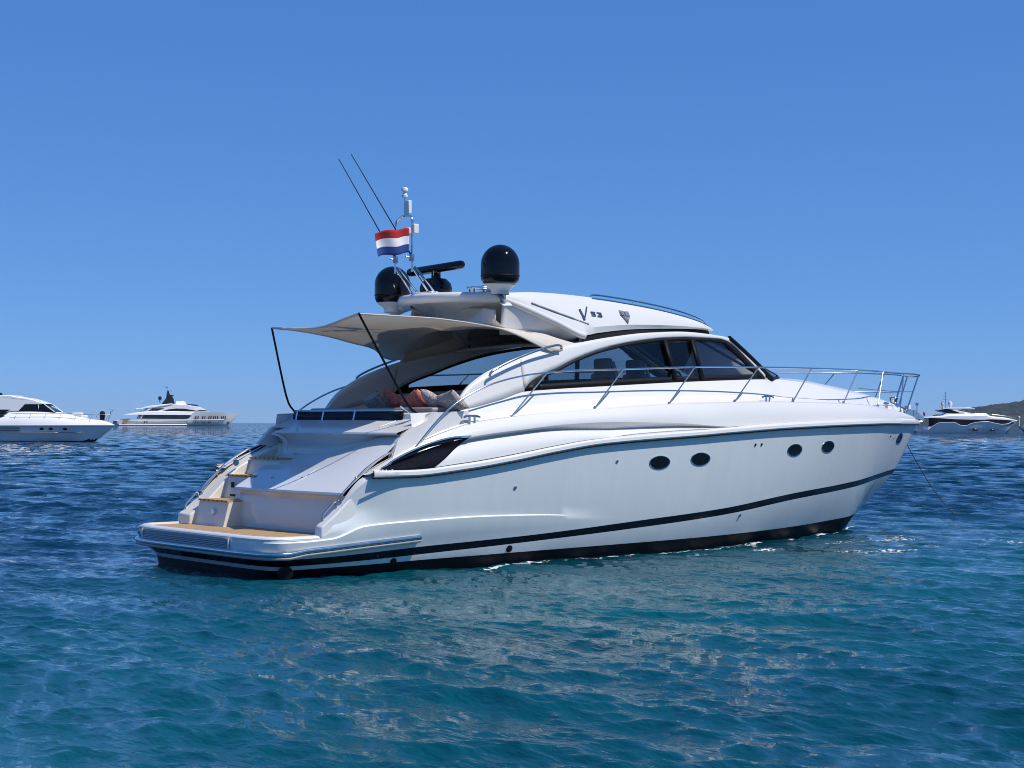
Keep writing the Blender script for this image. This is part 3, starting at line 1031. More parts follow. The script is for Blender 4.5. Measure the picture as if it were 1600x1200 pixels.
# ---------------------------------------------------------------- rails
rail_y = lambda x: max(yr(x) - .31, .24)
rz = curve([(5.3, 2.695), (6.3, 2.74), (7.9, 2.815), (9.5, 2.855), (11.1, 2.885), (13.2, 2.915), (15, 2.935), (16.3, 2.93), (16.8, 2.90)])
for s in (-1, 1):
    top = [(2.36, s * 1.84, 1.60), (2.62, s * 1.84, 1.86), (2.92, s * 1.84, 2.11), (3.3, s * 1.84, 2.32), (3.72, s * 1.84, 2.475), (4.25, s * 1.83, 2.59), (4.7, s * 1.82, 2.645), (5.3, s * 1.82, 2.695)]
    top += [(x, s * rail_y(x), rz(x)) for x in (6.0, 6.8, 7.9, 9.0, 10.0, 11.1, 12.2, 13.2, 14.2, 15.0, 15.6, 15.95)]
    top += [(16.24, s * .22, 2.92), (16.36, s * .14, 2.90)]
    mb = MB()
    mb.tube(spline(top, 5), .0135, 10)
    mb.build("guard_rail", CHROME, yacht)
    feet = [(4.0, 1.98), (5.6, 2.125), (7.18, 2.205), (8.75, 2.262), (10.41, 2.287), (12.24, 2.287), (14.0, 2.25), (15.4, 2.16)]
    tops = [4.74, 6.27, 7.86, 9.5, 11.15, 13.05, 14.55, 15.7]
    for (fx, fz), tx in zip(feet, tops):
        ty = s * rail_y(tx) if tx > 5.3 else s * 1.82
        tz = rz(tx) if tx > 5.3 else 2.648
        fy_ = s * max(yE(fx) - .05, .15)
        mb = MB()
        mb.tube([(fx, fy_, fz), (tx, ty, tz)], .0115, 8)
        mb.tube([(fx - .02, fy_, fz - .02), (fx + .035, fy_ + (ty - fy_) * .05, fz + .04)], .022, 8)
        mb.build("stanchion", STEEL, yacht)
    mb = MB()
    mb.tube([(15.86, s * .16, 2.12), (16.28, s * .18, 2.905)], .016, 8)
    mb.tube([(15.93, s * .11, 2.12), (16.35, s * .13, 2.895)], .014, 8)
    mb.build("pulpit_post", CHROME, yacht)
    mb = MB()
    mb.tube([(13.0, s * (rail_y(13.0) + .03), 2.58)] + [(x, s * (rail_y(x) + .03), 2.57) for x in (14, 15, 15.6)] + [(16.10, s * .19, 2.58)], .007 if s < 0 else .012, 6)
    mb.build("mid_rail", STEEL, yacht)
    # handrail along the fin
    mb = MB()
    if True:
        mb.tube(spline([(3.82, s * 1.62, 2.58), (3.88, s * 1.63, 2.66), (4.2, s * 1.62, 2.80), (4.7, s * 1.60, 2.965), (5.1, s * 1.58, 3.06), (5.25, s * 1.55, 3.06), (5.28, s * 1.53, 3.02)], 5), .019, 8)
    mb.build("fin_rail", CHROME, yacht)
    # grab rail up the quarter
    mb = MB()
    o = 1.75 if s < 0 else 1.80
    mb.tube(spline([(1.22, s * o, .88), (1.22, s * o, .97), (1.45, s * o, 1.18), (1.62, s * o, 1.32), (1.86, s * o, 1.46), (2.0, s * o, 1.52), (2.04, s * o, 1.46)], 5), .017, 8)
    mb.tube([(1.45, s * o, 1.22), (1.48, s * o, 1.10)], .012, 6)
    mb.build("grab_rail", STEEL, yacht)
    mb = MB()
    o2 = 1.74 if s < 0 else 1.80
    mb.tube(spline([(.96, s * o2, .66), (.95, s * o2, .73), (1.05, s * o2, .83), (1.13, s * o2, .90), (1.16, s * o2, .83)], 5), .015, 8)
    mb.build("mooring_fairlead", STEEL, yacht)
mb = MB()
mb.tube(spline([(16.36, -.14, 2.90), (16.42, 0, 2.895), (16.36, .14, 2.90)], 6), .0155, 10)
mb.build("pulpit_bar", CHROME, yacht)

def cleat(x, y, z, rz_=0):
    q = Matrix.Rotation(rz_, 3, 'Z')
    mb = MB()
    f = lambda a, b, c: tuple(q @ Vector((a, b, c)) + Vector((x, y, z)))
    mb.tube(spline([f(-.15, 0, .075), f(-.08, 0, .095), f(0, 0, .097), f(.08, 0, .095), f(.15, 0, .075)], 4), [.010] + [.016] * 15 + [.010], 8)
    for a in (-.045, .045):
        mb.tube([f(a, 0, -.01), f(a, 0, .09)], .018, 8)
    mb.build("cleat", CHROME, yacht)
for s in (-1, 1):
    cleat(3.32, s * 1.85, 1.925)
    cleat(9.68, s * 1.78, 2.285)
    cleat(14.6, s * .6, 2.24, s * -.3)

# bow roller, windlass and anchor
mb = MB()
mb.box((16.05, 0, 2.14), (.5, .14, .05))
for s in (-1, 1):
    mb.extrude([(15.9, 2.13), (16.45, 2.03), (16.62, 1.99), (16.60, 2.07), (16.3, 2.22), (15.95, 2.20)], s * .075, s * .09)
mb.lathe([(0, -.07), (.05, -.07), (.05, .07), (0, .07)], (16.52, 0, 2.04), (0, 1, 0), 14)
roller = mb.build("bow_roller", CHROME, yacht)
mb = MB()
mb.tube([(15.9, 0, 2.27), (16.45, 0, 2.16), (16.62, 0, 2.06)], .025, 8)
mb.face([(16.62, 0, 2.05), (16.5, .14, 1.97), (16.40, 0, 1.93)])
mb.face([(16.62, 0, 2.05), (16.5, -.14, 1.97), (16.40, 0, 1.93)])
mb.build("anchor", STEEL, roller, solid=.02)
mb = MB()
mb.lathe([(0, .17), (.07, .17), (.085, .15), (.075, .12), (.06, .06), (.085, .02), (.09, -.05)], (15.7, .0, 2.30), (0, 0, 1), 20)
mb.lathe([(0, .16), (.03, .16), (.035, .12), (.012, .1), (.012, -.1)], (16.3, -.13, 2.20), (0, 0, 1), 12)
mb.build("windlass", CHROME, yacht)
mb = MB()
mb.box((16.35, .12, 2.27), (.11, .09, .10))
mb.box((16.35, .12, 2.18), (.03, .03, .12))
mb.build("bow_searchlight", WHITEPL, yacht, bevel=.015)

# ---------------------------------------------------------------- roof equipment
def sat_dome(x, y, z):
    k = 1.0
    prof = [(.0, .665)]
    for a in lin(0, math.pi / 2, 12)[1:]:
        prof.append((.282 * math.sin(a), .375 + .29 * math.cos(a)))
    prof += [(.282, .20), (.275, .145), (.255, .105), (.235, .09), (.10, .085)]
    mb = MB()
    mb.lathe(prof, (x, y, z), (0, 0, 1), 40)
    d = mb.build("satellite_dome", DOME, yacht, angle=40)
    mb = MB()
    mb.lathe([(.232, .10), (.225, .07), (.15, .02), (.13, -.02), (.135, -.06)], (x, y, z), (0, 0, 1), 32)
    mb.build("dome_base", WHITEPL, d)
    mb = MB()
    mb.lathe([(.283, .215), (.287, .205), (.283, .195)], (x, y, z), (0, 0, 1), 40)
    mb.build("dome_seam", RUBBER, d)
sat_dome(4.32, -1.26, 3.845)
sat_dome(4.30, 1.33, 3.72)
# open-array radar
mb = MB()
mb.lathe([(0, .26), (.16, .24), (.23, .17), (.25, .09), (.24, .02), (.2, -.03)], (4.30, .22, 3.87), (0, 0, 1), 28)
rad = mb.build("radar_housing", DOME, yacht)
mb = MB()
mb.lathe([(.075, .0), (.07, .12), (.09, .15), (0, .15)], (4.30, .22, 4.09), (0, 0, 1), 20)
a0, a1 = Vector((4.3, .92, 4.255)), Vector((4.3, -.44, 4.285))
mb.tube([a0 + (a1 - a0) * t for t in (0, .02, .05, .5, .95, .98, 1)], [.03, .055, .065, .065, .065, .055, .03], 14)
mb.build("radar_scanner", DOME, rad)
mb = MB()
mb.box((4.3, .18, 3.86), (.62, .5, .06))
mb.build("radar_plinth", WHITEPL, yacht, bevel=.015)
# mast: raked twin-tube legs, hoop and instruments
mast = MB()
def pt(x, y, z): return (x, y, z)
for y in (.30, -.10):
    for dx in (0, .13):
        mast.tube([(3.95 + dx + .0, y, 3.82), (3.60 + dx * .35, y, 4.22 + dx * .1)], .016, 8)
mast.tube(spline([(3.59, .30, 4.15), (3.59, .30, 4.5), (3.59, .30, 4.88), (3.62, .22, 4.98), (3.62, .10, 5.005), (3.62, -.02, 4.98), (3.60, -.10, 4.90), (3.60, -.10, 4.5), (3.60, -.10, 4.15)], 6), .016, 8)
mast.tube([(3.61, .10, 5.0), (3.61, .10, 5.30)], .013, 8)
mast.box((4.0, .1, 3.82), (.30, .62, .05))
mo = mast.build("radar_mast", CHROME, yacht)
mb = MB()
mb.lathe([(0, .15), (.035, .15), (.05, .13), (.05, .10), (.03, .09), (.03, .05), (.045, .04), (.045, .01), (.02, 0)], (3.61, .10, 5.27), (0, 0, 1), 16)
mb.build("anchor_light", WHITEPL, mo)
mb = MB()
mb.box((3.62, .02, 5.12), (.06, .09, .20))
mb.build("nav_light", WHITEPL, mo, bevel=.01)
mb = MB()
mb.box((3.60, -.16, 4.78), (.09, .09, .14))
mb.build("instrument_box", WHITEPL, mo, bevel=.01)
mb = MB()
mb.lathe([(0, .1), (.05, .09), (.06, 0), (0, -.01)], (3.62, .02, 4.72), (0, 0, 1), 14)
mb.build("gps_antenna", WHITEPL, mo, bevel=.01)
for y in (.30, -.10):
    mb = MB()
    mb.lathe([(.0, .06), (.035, .05), (.045, .0), (.035, -.05), (0, -.06)], (3.59, y, 4.36), (0, 0, 1), 12)
    mb.tube([(3.59, y, 4.36), (3.49, y + .02, 4.37)], .012, 6)
    mb.build("antenna_bracket", STEEL, mo)
for y, lx in ((.30, 2.58), (-.10, 2.52)):
    mb = MB()
    mb.tube([(3.60, y, 4.37), (3.58, y, 4.40), (3.44, y + .01, 4.58), (lx, y + .03, 5.77 if y < .2 else 5.76)], [.014, .014, .009, .0055], 7)
    mb.build("whip_antenna", RUBBER, mo)
# horns and small lamps on the roof
for y, dz in ((-.35, .0), (-.45, .0)):
    mb = MB()
    mb.tube([(4.45, y, 3.95), (4.62, y, 3.955), (4.72, y, 3.96), (4.76, y, 3.96)], [.018, .02, .03, .05], 12)
    mb.tube([(4.5, y, 3.86), (4.5, y, 3.95)], .014, 6)
    mb.build("horn", CHROME, yacht)
mb = MB()
mb.lathe([(0, .12), (.04, .11), (.055, .06), (.05, 0), (.06, -.02)], (4.6, -.70, 3.90), (0, 0, 1), 16)
mb.box((4.75, -.6, 3.89), (.18, .5, .03))
mb.build("roof_searchlight", CHROME, yacht, bevel=.008)

# ================================================================== things carried by the yacht
# awning over the cockpit
aw = tag(empty("sun_awning", (2.4, 0, 2.06)), "stretched cream cloth awning held out over the cockpit by two slanting black poles", "awning")
A = Vector((2.4, 0, 2.06))
def loc(p): return tuple(Vector(p) - A)
def edge(pts, n):
    q = spline(pts, 10)
    d = [0]
    for a, b in zip(q[:-1], q[1:]):
        d.append(d[-1] + (Vector(b) - Vector(a)).length)
    return [np.array([np.interp(t * d[-1], d, [p[k] for p in q]) for k in range(3)]) for t in lin(0, 1, n)]
n1, n2 = 34, 34
Eaft = edge([(1.67, -1.48, 3.365), (1.95, -.80, 3.355), (2.28, -.05, 3.345), (2.58, .70, 3.335), (2.62, 1.10, 3.33), (2.45, 1.38, 3.33), (2.24, 1.55, 3.33)], n1)             # stb -> port, aft
Efwd = edge([(5.116, -1.5, 2.927), (5.654, -1.42, 3.086), (5.54, -1.36, 3.122), (5.413, -1.3, 3.158), (5.202, -1.22, 3.229), (4.959, -1.15, 3.27), (4.621, -1.25, 3.267), (4.162, -1.33, 3.335), (4.191, -1.28, 3.519), (4.193, -1.22, 3.568), (4.161, -1.1, 3.582), (4.30, -.75, 3.62), (4.35, 0, 3.665), (4.7, .8, 3.60), (5.2, 1.12, 3.47), (5.7, 1.36, 3.30), (6.1, 1.42, 3.20)], n1)
Estb = edge([(1.67, -1.48, 3.365), (2.32, -1.46, 3.365), (3.1, -1.45, 3.36), (4.02, -1.46, 3.29), (4.45, -1.48, 3.20), (4.95, -1.5, 3.03), (5.20, -1.50, 2.955)], n2)
Eprt = edge([(2.24, 1.55, 3.33), (2.65, 1.55, 3.315), (3.2, 1.55, 3.255), (3.69, 1.55, 3.165), (4.1, 1.55, 3.09), (4.4, 1.56, 2.93), (5.0, 1.53, 2.99), (5.6, 1.48, 3.09), (6.1, 1.44, 3.17)], n2)
rows = []
for j in range(n2):
    v0 = j / (n2 - 1)
    v = v0 ** 2.3
    row = []
    for i in range(n1):
        u = i / (n1 - 1)
        p = (1 - v) * Eaft[i] + v * Efwd[i] + (1 - u) * Estb[j] + u * Eprt[j] - ((1 - u) * (1 - v) * Eaft[0] + u * (1 - v) * Eaft[-1] + (1 - u) * v * Efwd[0] + u * v * Efwd[-1])
        row.append(loc(p))
    rows.append(row)
cloth = MB().grid(rows).build("cloth", CLOTH, aw, angle=0, solid=.006)
mb = MB()
mb.tube(rows[0], .013, 6); mb.tube([r[0] for r in rows], .013, 6); mb.tube([r[-1] for r in rows], .013, 6)
mb.build("hem", CLOTH, cloth)
for i in (9, 18, 26):
    mb = MB()
    mb.tube([r[i] for r in rows], .006, 5, flat=.6)
    mb.build("seam", CLOTH, cloth)
for pts in ([(1.66, -1.50, 3.37), (2.40, -1.50, 2.27), (2.58, -1.48, 2.10), (2.72, -1.48, 2.02)], [(2.24, 1.57, 3.34), (2.52, 1.60, 2.33), (2.66, 1.60, 2.10), (2.72, 1.60, 2.02)]):
    mb = MB()
    mb.tube([loc(p) for p in spline(pts, 4)], .016, 8)
    mb.build("pole", RUBBER, aw)
mb = MB()
mb.tube([loc((2.50, -1.42, 2.12)), loc((2.74, -1.50, 2.0))], .018, 8)
mb.tube([loc((2.46, -1.36, 2.15)), loc((2.68, -1.45, 2.0))], .014, 8)
mb.build("pole_socket", CHROME, aw)
for p, q in (((1.67, -1.48, 3.37), (1.95, -1.40, 3.37)), ((2.24, 1.55, 3.335), (2.42, 1.42, 3.33))):
    mb = MB()
    mb.tube([loc(p), loc(q)], .014, 6)
    mb.build("corner_clip", CHROME, aw)

# flag
FR = mat("flag_red", (0.36, 0.03, 0.035), .8, var=.06, scale=12, spec=.1)
FW = mat("flag_white", (0.72, 0.72, 0.74), .8, var=.04, scale=12, spec=.1)
FB = mat("flag_blue", (0.03, 0.065, 0.22), .8, var=.06, scale=12, spec=.1)
rows = []
for j in range(13):
    v = j / 12
    row = []
    for i in range(26):
        u = i / 25
        x = 3.74 - .55 * u
        y = .02 + .05 * math.sin(u * 8 + v * 2.0) * (u ** .6) + .04 * u
        z = 4.78 - .36 * v + (-.05 - .06 * v) * u * .8 - .055 * u * u * (1 - v) * 1.2 + .012 * math.sin(u * 9 + 1)
        row.append((x - 3.74, y - .02, z - 4.8))
    rows.append(row)
fl = MB().grid(rows, lambda i, j: min(i // 4, 2)).build("flag", [FR, FW, FB], None, angle=0, solid=.003)
fl.location = (3.52, -.13, 4.80)
tag(fl, "red, white and blue striped flag flying from the mast on the yacht's roof", "flag")

# cushions along the aft seat
def cushion(loc_, rot, size, m, label):
    w, h, t = size
    rows = []
    n = 14
    for sgn in (1, -1):
        rr = []
        for j in range(n + 1):
            v = -1 + 2 * j / n
            row = []
            for i in range(n + 1):
                u = -1 + 2 * i / n
                puff = ((1 - u ** 4) * (1 - v ** 4)) ** .5
                pin = 1 - .10 * (1 - abs(u)) * abs(v) ** 2
                pin2 = 1 - .10 * (1 - abs(v)) * abs(u) ** 2
                row.append((u * w / 2 * pin2, sgn * t / 2 * puff, v * h / 2 * pin))
            rr.append(row)
        rows.append(rr)
    mb = MB()
    mb.grid(rows[0]); mb.grid(rows[1])
    o = mb.build("cushion", m, None, angle=0)
    o.location = loc_
    o.rotation_euler = rot
    tag(o, label, "cushion", "cushions on the yacht's aft seat")
CPINK = cushion_mat("coral_fabric", (0.52, 0.15, 0.12), (0.40, 0.10, 0.085), 16)
CPINK2 = cushion_mat("rose_fabric", (0.60, 0.22, 0.17), (0.45, 0.13, 0.11), 22)
CPAT = cushion_mat("patterned_fabric", (0.55, 0.50, 0.46), (0.30, 0.25, 0.24), 26)
CPAT2 = cushion_mat("grey_patterned_fabric", (0.48, 0.43, 0.40), (0.28, 0.23, 0.22), 30)
for y, tilt, lean, m, lb, w in ((.05, 14, 30, CPAT2, "grey patterned cushion at the port end of the row on the aft seat", .46),
                         (-.42, -24, 40, CPINK, "darker coral red cushion second from the left on the aft seat", .48),
                         (-.86, 22, 34, CPINK2, "lighter rose pink cushion in the middle of the aft seat", .46),
                         (-1.30, -18, 38, CPAT, "pale cushion with a dark net pattern beside the rose pink one", .46),
                         (-1.66, 14, 26, CPAT2, "grey patterned cushion at the starboard end, half behind the white arch", .42)):
    cushion((3.10, y, 2.205), (R(-46), R(tilt), R(90 + random.uniform(-10, 10))), (w, .36, .16), m, lb)

# anchor rope
arope = MB()
pa, pb = Vector((16.02, -.05, 1.58)), Vector((18.98, .60, -.15))
pts = []
for t in lin(0, 1, 30):
    p = pa + (pb - pa) * t
    p.z -= .16 * math.sin(math.pi * t)
    pts.append(tuple(p - pa))
arope.tube(pts, .009, 7)
ro = arope.build("anchor_rope", ROPE, None)
ro.location = pa
tag(ro, "dark taut anchor rope running from the big yacht's bow down into the sea", "rope")

# ================================================================== the other boats
YAW = math.atan2(cR.y, cR.x)
FH = Vector((cF.x, cF.y, 0)).normalized()
RH = Vector((cR.x, cR.y, 0)).normalized()
def sea_spot(px, depth):
    p = Vector((CAM.x, CAM.y, 0)) + FH * depth + RH * ((px - 800) / 2404.0 * depth)
    return (p.x, p.y, 0.0)

def simple_hull(L, beam, sheer, stem, fore=.45, foot=.75, tuck=.8):
    """sides and deck edge of a boat, x from the stern; sheer = height curve; stem = x of the bow at the water"""
    st = lin(0, L * .55, 14) + lin(L * .58, L * .999, 30)
    rows = []
    hb_ = lambda x: beam / 2 * (1 - max((x - L * (1 - fore)) / (L * fore), 0) ** 2.1) * (tuck + (1 - tuck) * sm(0, L * .35, x))
    zlow = lambda x: -.6 if x < stem - 1 else -.6 + (sheer(L) + .55) * ((x - stem + 1) / (L - stem + 1)) ** 1.25
    for t in (0, .12, .2, .3, .45, .6, .8, 1.0):
        r = []
        for x in st:
            zl = zlow(x)
            z = zl + (sheer(x) - zl) * t
            p = .16 + .6 * sm(L * .5, L, x)
            r.append((x, -hb_(x) * max(t, 1e-3) ** p, z))
        rows.append(r)
    return rows, hb_, st

def flat_patch(mb, pts, yf, s, d=.02, mi=0):
    mb.face([(x, s * (yf(x) + d), z) for x, z in pts], mi)

BW = mat("far_gelcoat", (0.90, 0.89, 0.87), 0.25, var=0.03, scale=.5)
BG = mat("far_hull_paint", (0.80, 0.80, 0.79), 0.25, var=0.04, scale=.5)
BN = mat("far_dark_blue", (0.03, 0.04, 0.07), 0.3, var=0.1)
TEAKF = mat("far_teak", (0.30, 0.17, 0.10), 0.6, var=0.1, scale=1)

# ---- yacht cut by the left edge of the photograph
D1 = 152.0
b1 = tag(empty("motor_yacht", sea_spot(180 - 20 / 152 * 2404, D1), YAW), "older white flybridge yacht at the left edge, only its bow half in the photo", "yacht")
sheer = curve([(0, 1.45), (8, 1.52), (14, 1.55), (20, 1.60)])
rows, hb1, st1 = simple_hull(20, 5.0, sheer, 18.0)
mb = MB(); mb.sym(rows, lambda i, j: 1 if rows[i + 1][min(j, len(rows[0]) - 2)][2] < .18 else 0)
mb.grid([[r for r in rows[-1]], [(x, -y, z) for x, y, z in rows[-1]]])
mb.build("hull", [BG, ANTIF], b1, angle=30)
mb = MB()
for s in (-1, 1):
    mb.tube([(x, s * (hb1(x) * 1.0 + .02), sheer(x)) for x in st1], .05, 6)
    mb.tube([(x, s * (hb1(x) * (.82 if x > 15 else .965) ** 1 + .02), .88) for x in st1 if x < 17.3], .035, 6)
mb.build("rubbing_strake", GREYPL, b1)
top1 = curve([(0, 2.5), (8, 2.75), (11, 3.05), (13.4, 3.0), (14.4, 2.90), (16.3, 2.46), (17.6, 2.2), (18.9, 2.07), (20, 1.62)])
rows = [[] for _ in range(6)]
for x in lin(3, 19.95, 60):
    e, t = sheer(x), top1(x)
    for k, (f, g) in enumerate(((.99, 0), (.95, .35), (.86, .55), (.74, .86), (.55, .97), (0, 1.0))):
        rows[k].append((x, -hb1(x) * f, e + (t - e) * g))
MB().sym(rows).build("deck", BW, b1, angle=30)
mb = MB()
P = [(2, 2.5), (2, 4.2), (4, 4.5), (8.6, 4.46), (10.15, 4.52), (10.6, 4.36), (11.6, 4.23), (12.4, 4.05), (13.45, 3.68), (13.1, 3.62), (11.6, 3.62), (11.1, 3.08), (11.0, 2.95), (2, 2.5)]
fw = lambda x, z: (1.95 - .18 * max(z - 3, 0)) * (1 - .22 * sm(9, 14, x))
mb.extrude(P[:-1], 0, 0, 0, lambda x, z: -fw(x, z), lambda x, z: fw(x, z))
mb.build("superstructure", BW, b1, bevel=.06)
mb = MB()
mb.extrude([(10.9, 2.9), (11.55, 3.63), (13.4, 3.63), (14.5, 2.85)], 0, 0, 0, lambda x, z: -(fw(x, z) - .08), lambda x, z: fw(x, z) - .08)
w = mb.build("windscreen", DARKGLASS, b1)
mb = MB()
for s in (-1, 1):
    for x0, x1 in ((12.85, 12.95),):
        mb.tube([(x0, s * (fw(x0, 3.63) - .07), 3.63), (x1, s * (fw(x1, 2.95) - .07), 2.9)], .04, 6)
    mb.tube([(13.42, s * (fw(13.4, 3.6) - .1), 3.63), (14.45, s * (fw(14.4, 2.9) - .1), 2.88)], .05, 6)
mb.build("window_frame", BW, w)
for z0, z1, xe in ((2.88, 3.10, 10.3), (2.62, 2.80, 10.1), (2.34, 2.55, 9.8)):
    mb = MB()
    for s in (-1, 1):
        mb.face([(x, s * (fw(x, z) + .03 if z > 2.9 else max(fw(x, z), hb1(x) * .86) + .02), z) for x, z in ((3, z0), (xe - .4, z0), (xe, z1), (3, z1))])
    mb.build("saloon_window", DARKGLASS, b1, solid=.02)
for s in (-1, 1):
    for x in (13.45, 14.3, 15.6):
        mb = MB()
        q = hb1(x) * .945
        mb.lathe([(0, .03), (.17, .03), (.20, .02), (.21, -.05)], (x, s * (q + .06), 1.22), (0, s, -.2), 20)
        mb.v = [(a_, b_, 1.22 + (c_ - 1.22) * .58) for a_, b_, c_ in mb.v]
        p = mb.build("porthole", DARKGLASS, b1)
        p.scale = (1, 1, 1)
    mb = MB()
    for z in (1.08, 1.30):
        mb.box((10.2, s * (hb1(10.2) * .98 + .01), z), (2.4, .06, .09))
    mb.build("hull_vent", BN, b1)
mb = MB()
for s in (-1, 1):
    pr = [(x, s * hb1(x) * .9, top1(x) * .25 + sheer(x) * .75 + .85 + .02 * (x - 14)) for x in lin(10.5, 19.6, 16)]
    mb.tube(pr, .022, 6)
    for x in lin(11, 19.4, 7):
        mb.tube([(x - .35, s * hb1(x) * .93, sheer(x) + .1), (x, s * hb1(x) * .9, top1(x) * .25 + sheer(x) * .75 + .85 + .02 * (x - 14))], .02, 5)
mb.build("guard_rail", CHROME, b1)
mb = MB()
mb.lathe([(0, .95), (.14, .93), (.25, .8), (.27, .45), (.22, .2), (.24, 0), (0, 0)], (18.75, 0, 2.05), (0, 0, 1), 18)
mb.build("bow_cover", RUBBER, b1)
mb = MB()
mb.tube([(19.3, .2, 1.95), (19.55, .2, 3.05)], .035, 6); mb.tube([(19.3, -.2, 1.95), (19.85, -.2, 3.15)], .035, 6)
mb.box((19.7, 0, 3.12), (.9, .5, .05))
mb.build("bow_ladder", WHITEPL, b1)
mb = MB()
mb.box((16.2, .4, 2.70), (1.0, .7, .28)); mb.box((16.7, .4, 2.45), (.9, .5, .3))
mb.build("deck_box", WHITEPL, b1, bevel=.08)
mb = MB()
mb.lathe([(0, .35), (.25, .3), (.32, .1), (.3, 0), (0, 0)], (8.55, 0, 4.45), (0, 0, 1), 16)
mb.build("radar_dome", RUBBER, b1)
mb = MB()
for s in (-1, 1):
    mb.tube([(9.5, s * 1.2, 4.5), (9.9, s * 1.25, 4.72), (10.4, s * 1.25, 4.74)], .02, 6)
mb.tube([(10.6, -1.1, 4.36), (11.0, -1.05, 4.62), (12.2, -.95, 4.45), (12.9, -.9, 4.05)], .02, 6)
mb.build("flybridge_rail", STEEL, b1)

# ---- long superyacht on the horizon, left
D2 = 900.0
b2 = tag(empty("superyacht", sea_spot(180, D2), YAW), "long white superyacht far off on the left horizon with a black mast", "yacht")
b2.rotation_euler.z = YAW + R(28)
b2.scale = (1.025, 1, 1)
k = .0491
def q2(pts): return [(X * k, (565 - Y) * k) for X, Y in pts]
sheer = curve([(0, 2.6), (6, 3.6), (13, 3.9), (39, 3.75), (42.0, 4.0), (43.5, 7.6), (46, 8.15), (55, 8.2), (64, 7.65), (73.2, 6.95)])
rows, hb2, st2 = simple_hull(73.2, 12, sheer, 66.5, fore=.42)
mb = MB(); mb.sym(rows); mb.grid([rows[-1], [(x, -y, z) for x, y, z in rows[-1]]])
mb.build("hull", BG, b2, angle=30)
mb = MB()
for s in (-1, 1):
    mb.grid([[(x, s * (hb2(x) * .985 + .12), z + .0) for x in lin(6, 63, 30) for z in [2.75 + .012 * (x - 20) * (x > 20)]], [(x, s * (hb2(x) * .99 + .3), 2.95 + .012 * (x - 20) * (x > 20)) for x in lin(6, 63, 30)], [(x, s * (hb2(x) * .99 + .12), 3.15 + .012 * (x - 20) * (x > 20)) for x in lin(6, 63, 30)]])
    mb.grid([[(x, s * (hb2(x) * .93 + .0), -.1) for x in lin(1, 40, 12)], [(x, s * (hb2(x) + .9), .45) for x in lin(1, 40, 12)], [(x, s * (hb2(x) * .96), .9) for x in lin(1, 40, 12)]])
mb.build("hull_chine", BW, b2)
def deck_block(name, pts, w, parent, m=BW, taper=.04, bev=.15):
    mb = MB()
    f = lambda x, z: w * (1 - .25 * sm(40, 58, x)) - taper * z
    mb.extrude(q2(pts), 0, 0, 0, lambda x, z: -f(x, z), lambda x, z: f(x, z))
    return mb.build(name, m, parent, bevel=bev)
deck_block("deckhouse", [(265, 500), (300, 435), (880, 435), (880, 500)], 5.3, b2)
deck_block("saloon_window", [(275, 490), (310, 440), (858, 440), (858, 490)], 5.36, b2, DARKGLASS, bev=0)
deck_block("boat_deck", [(105, 445), (200, 420), (330, 398), (560, 394), (1090, 398), (1090, 420), (880, 440), (270, 440)], 5.9, b2)
deck_block("upper_house", [(340, 398), (400, 335), (650, 305), (820, 312), (1000, 345), (1110, 396)], 4.6, b2)
deck_block("bridge_window", [(520, 396), (600, 372), (700, 360), (800, 362), (960, 388), (960, 396)], 4.68, b2, DARKGLASS, bev=0)
deck_block("bridge_window", [(960, 378), (1060, 378), (1098, 390), (980, 391)], 4.66, b2, DARKGLASS, bev=0)
deck_block("aft_window", [(350, 392), (420, 362), (560, 356), (480, 388)], 4.68, b2, DARKGLASS, bev=0)
deck_block("sun_deck", [(310, 360), (400, 330), (650, 300), (650, 312), (420, 352)], 5.0, b2)
deck_block("top_house", [(700, 306), (705, 272), (800, 272), (830, 285), (820, 312)], 2.6, b2)
deck_block("windbreak", [(850, 318), (860, 305), (960, 312), (975, 328)], 3.2, b2, DARKGLASS, bev=0)
mb = MB()
mb.extrude(q2([(540, 318), (585, 255), (600, 235), (612, 145), (625, 145), (640, 190), (680, 230), (690, 262), (690, 310)]), -.7, .7)
mb.tube([(610 * k, 0, (565 - 150) * k), (608 * k, 0, (565 - 85) * k)], .14, 6)
mb.box((640 * k, 0, (565 - 148) * k), (2.2, .3, .25)); mb.box((600 * k, 0, (565 - 105) * k), (1.3, 1.6, .2))
mb.box((665 * k, 0, (565 - 205) * k), (1.6, 2.2, .9))
mb.build("mast", DOME, b2, bevel=.05)
mb = MB()
mb.lathe([(0, 1.25), (.6, 1.1), (1.0, .6), (1.0, -.6), (.6, -1.0), (.3, -1.1), (.3, -2.5)], (525 * k, 0, (565 - 238) * k), (0, 0, 1), 20)
mb.build("satellite_dome", DOME, b2)
for xs_ in ((915, 928), (942, 956), (1000, 1014), (1028, 1040), (1078, 1092), (1104, 1118), (1138, 1150), (1162, 1174), (1188, 1202), (1242, 1254), (1264, 1278), (1290, 1304)):
    mb = MB()
    for s in (-1, 1):
        for z0, z1 in ((3.6, 5.75),):
            mb.face([(x * k, s * (hb2(x * k) * (.985 + .0) + .06 - (.25 if x > 1200 else 0) * 0), z) for x, z in ((xs_[0], z0), (xs_[1], z0), (xs_[1] + 4, z1), (xs_[0] + 4, z1))])
    mb.build("cabin_window", DARKGLASS, b2, solid=.06, off=0)
for xs_ in (920, 948, 1004, 1034, 1084, 1108, 320, 345):
    mb = MB()
    for s in (-1, 1):
        mb.box((xs_ * k, s * (hb2(xs_ * k) * .955), 1.9), (.6, .2, .9))
    mb.build("porthole", DARKGLASS, b2)
mb = MB()
mb.extrude(q2([(60, 545), (80, 492), (160, 485), (110, 540)]), -5.15, 5.15)
mb.build("stern_door", TEAKF, b2)
mb = MB()
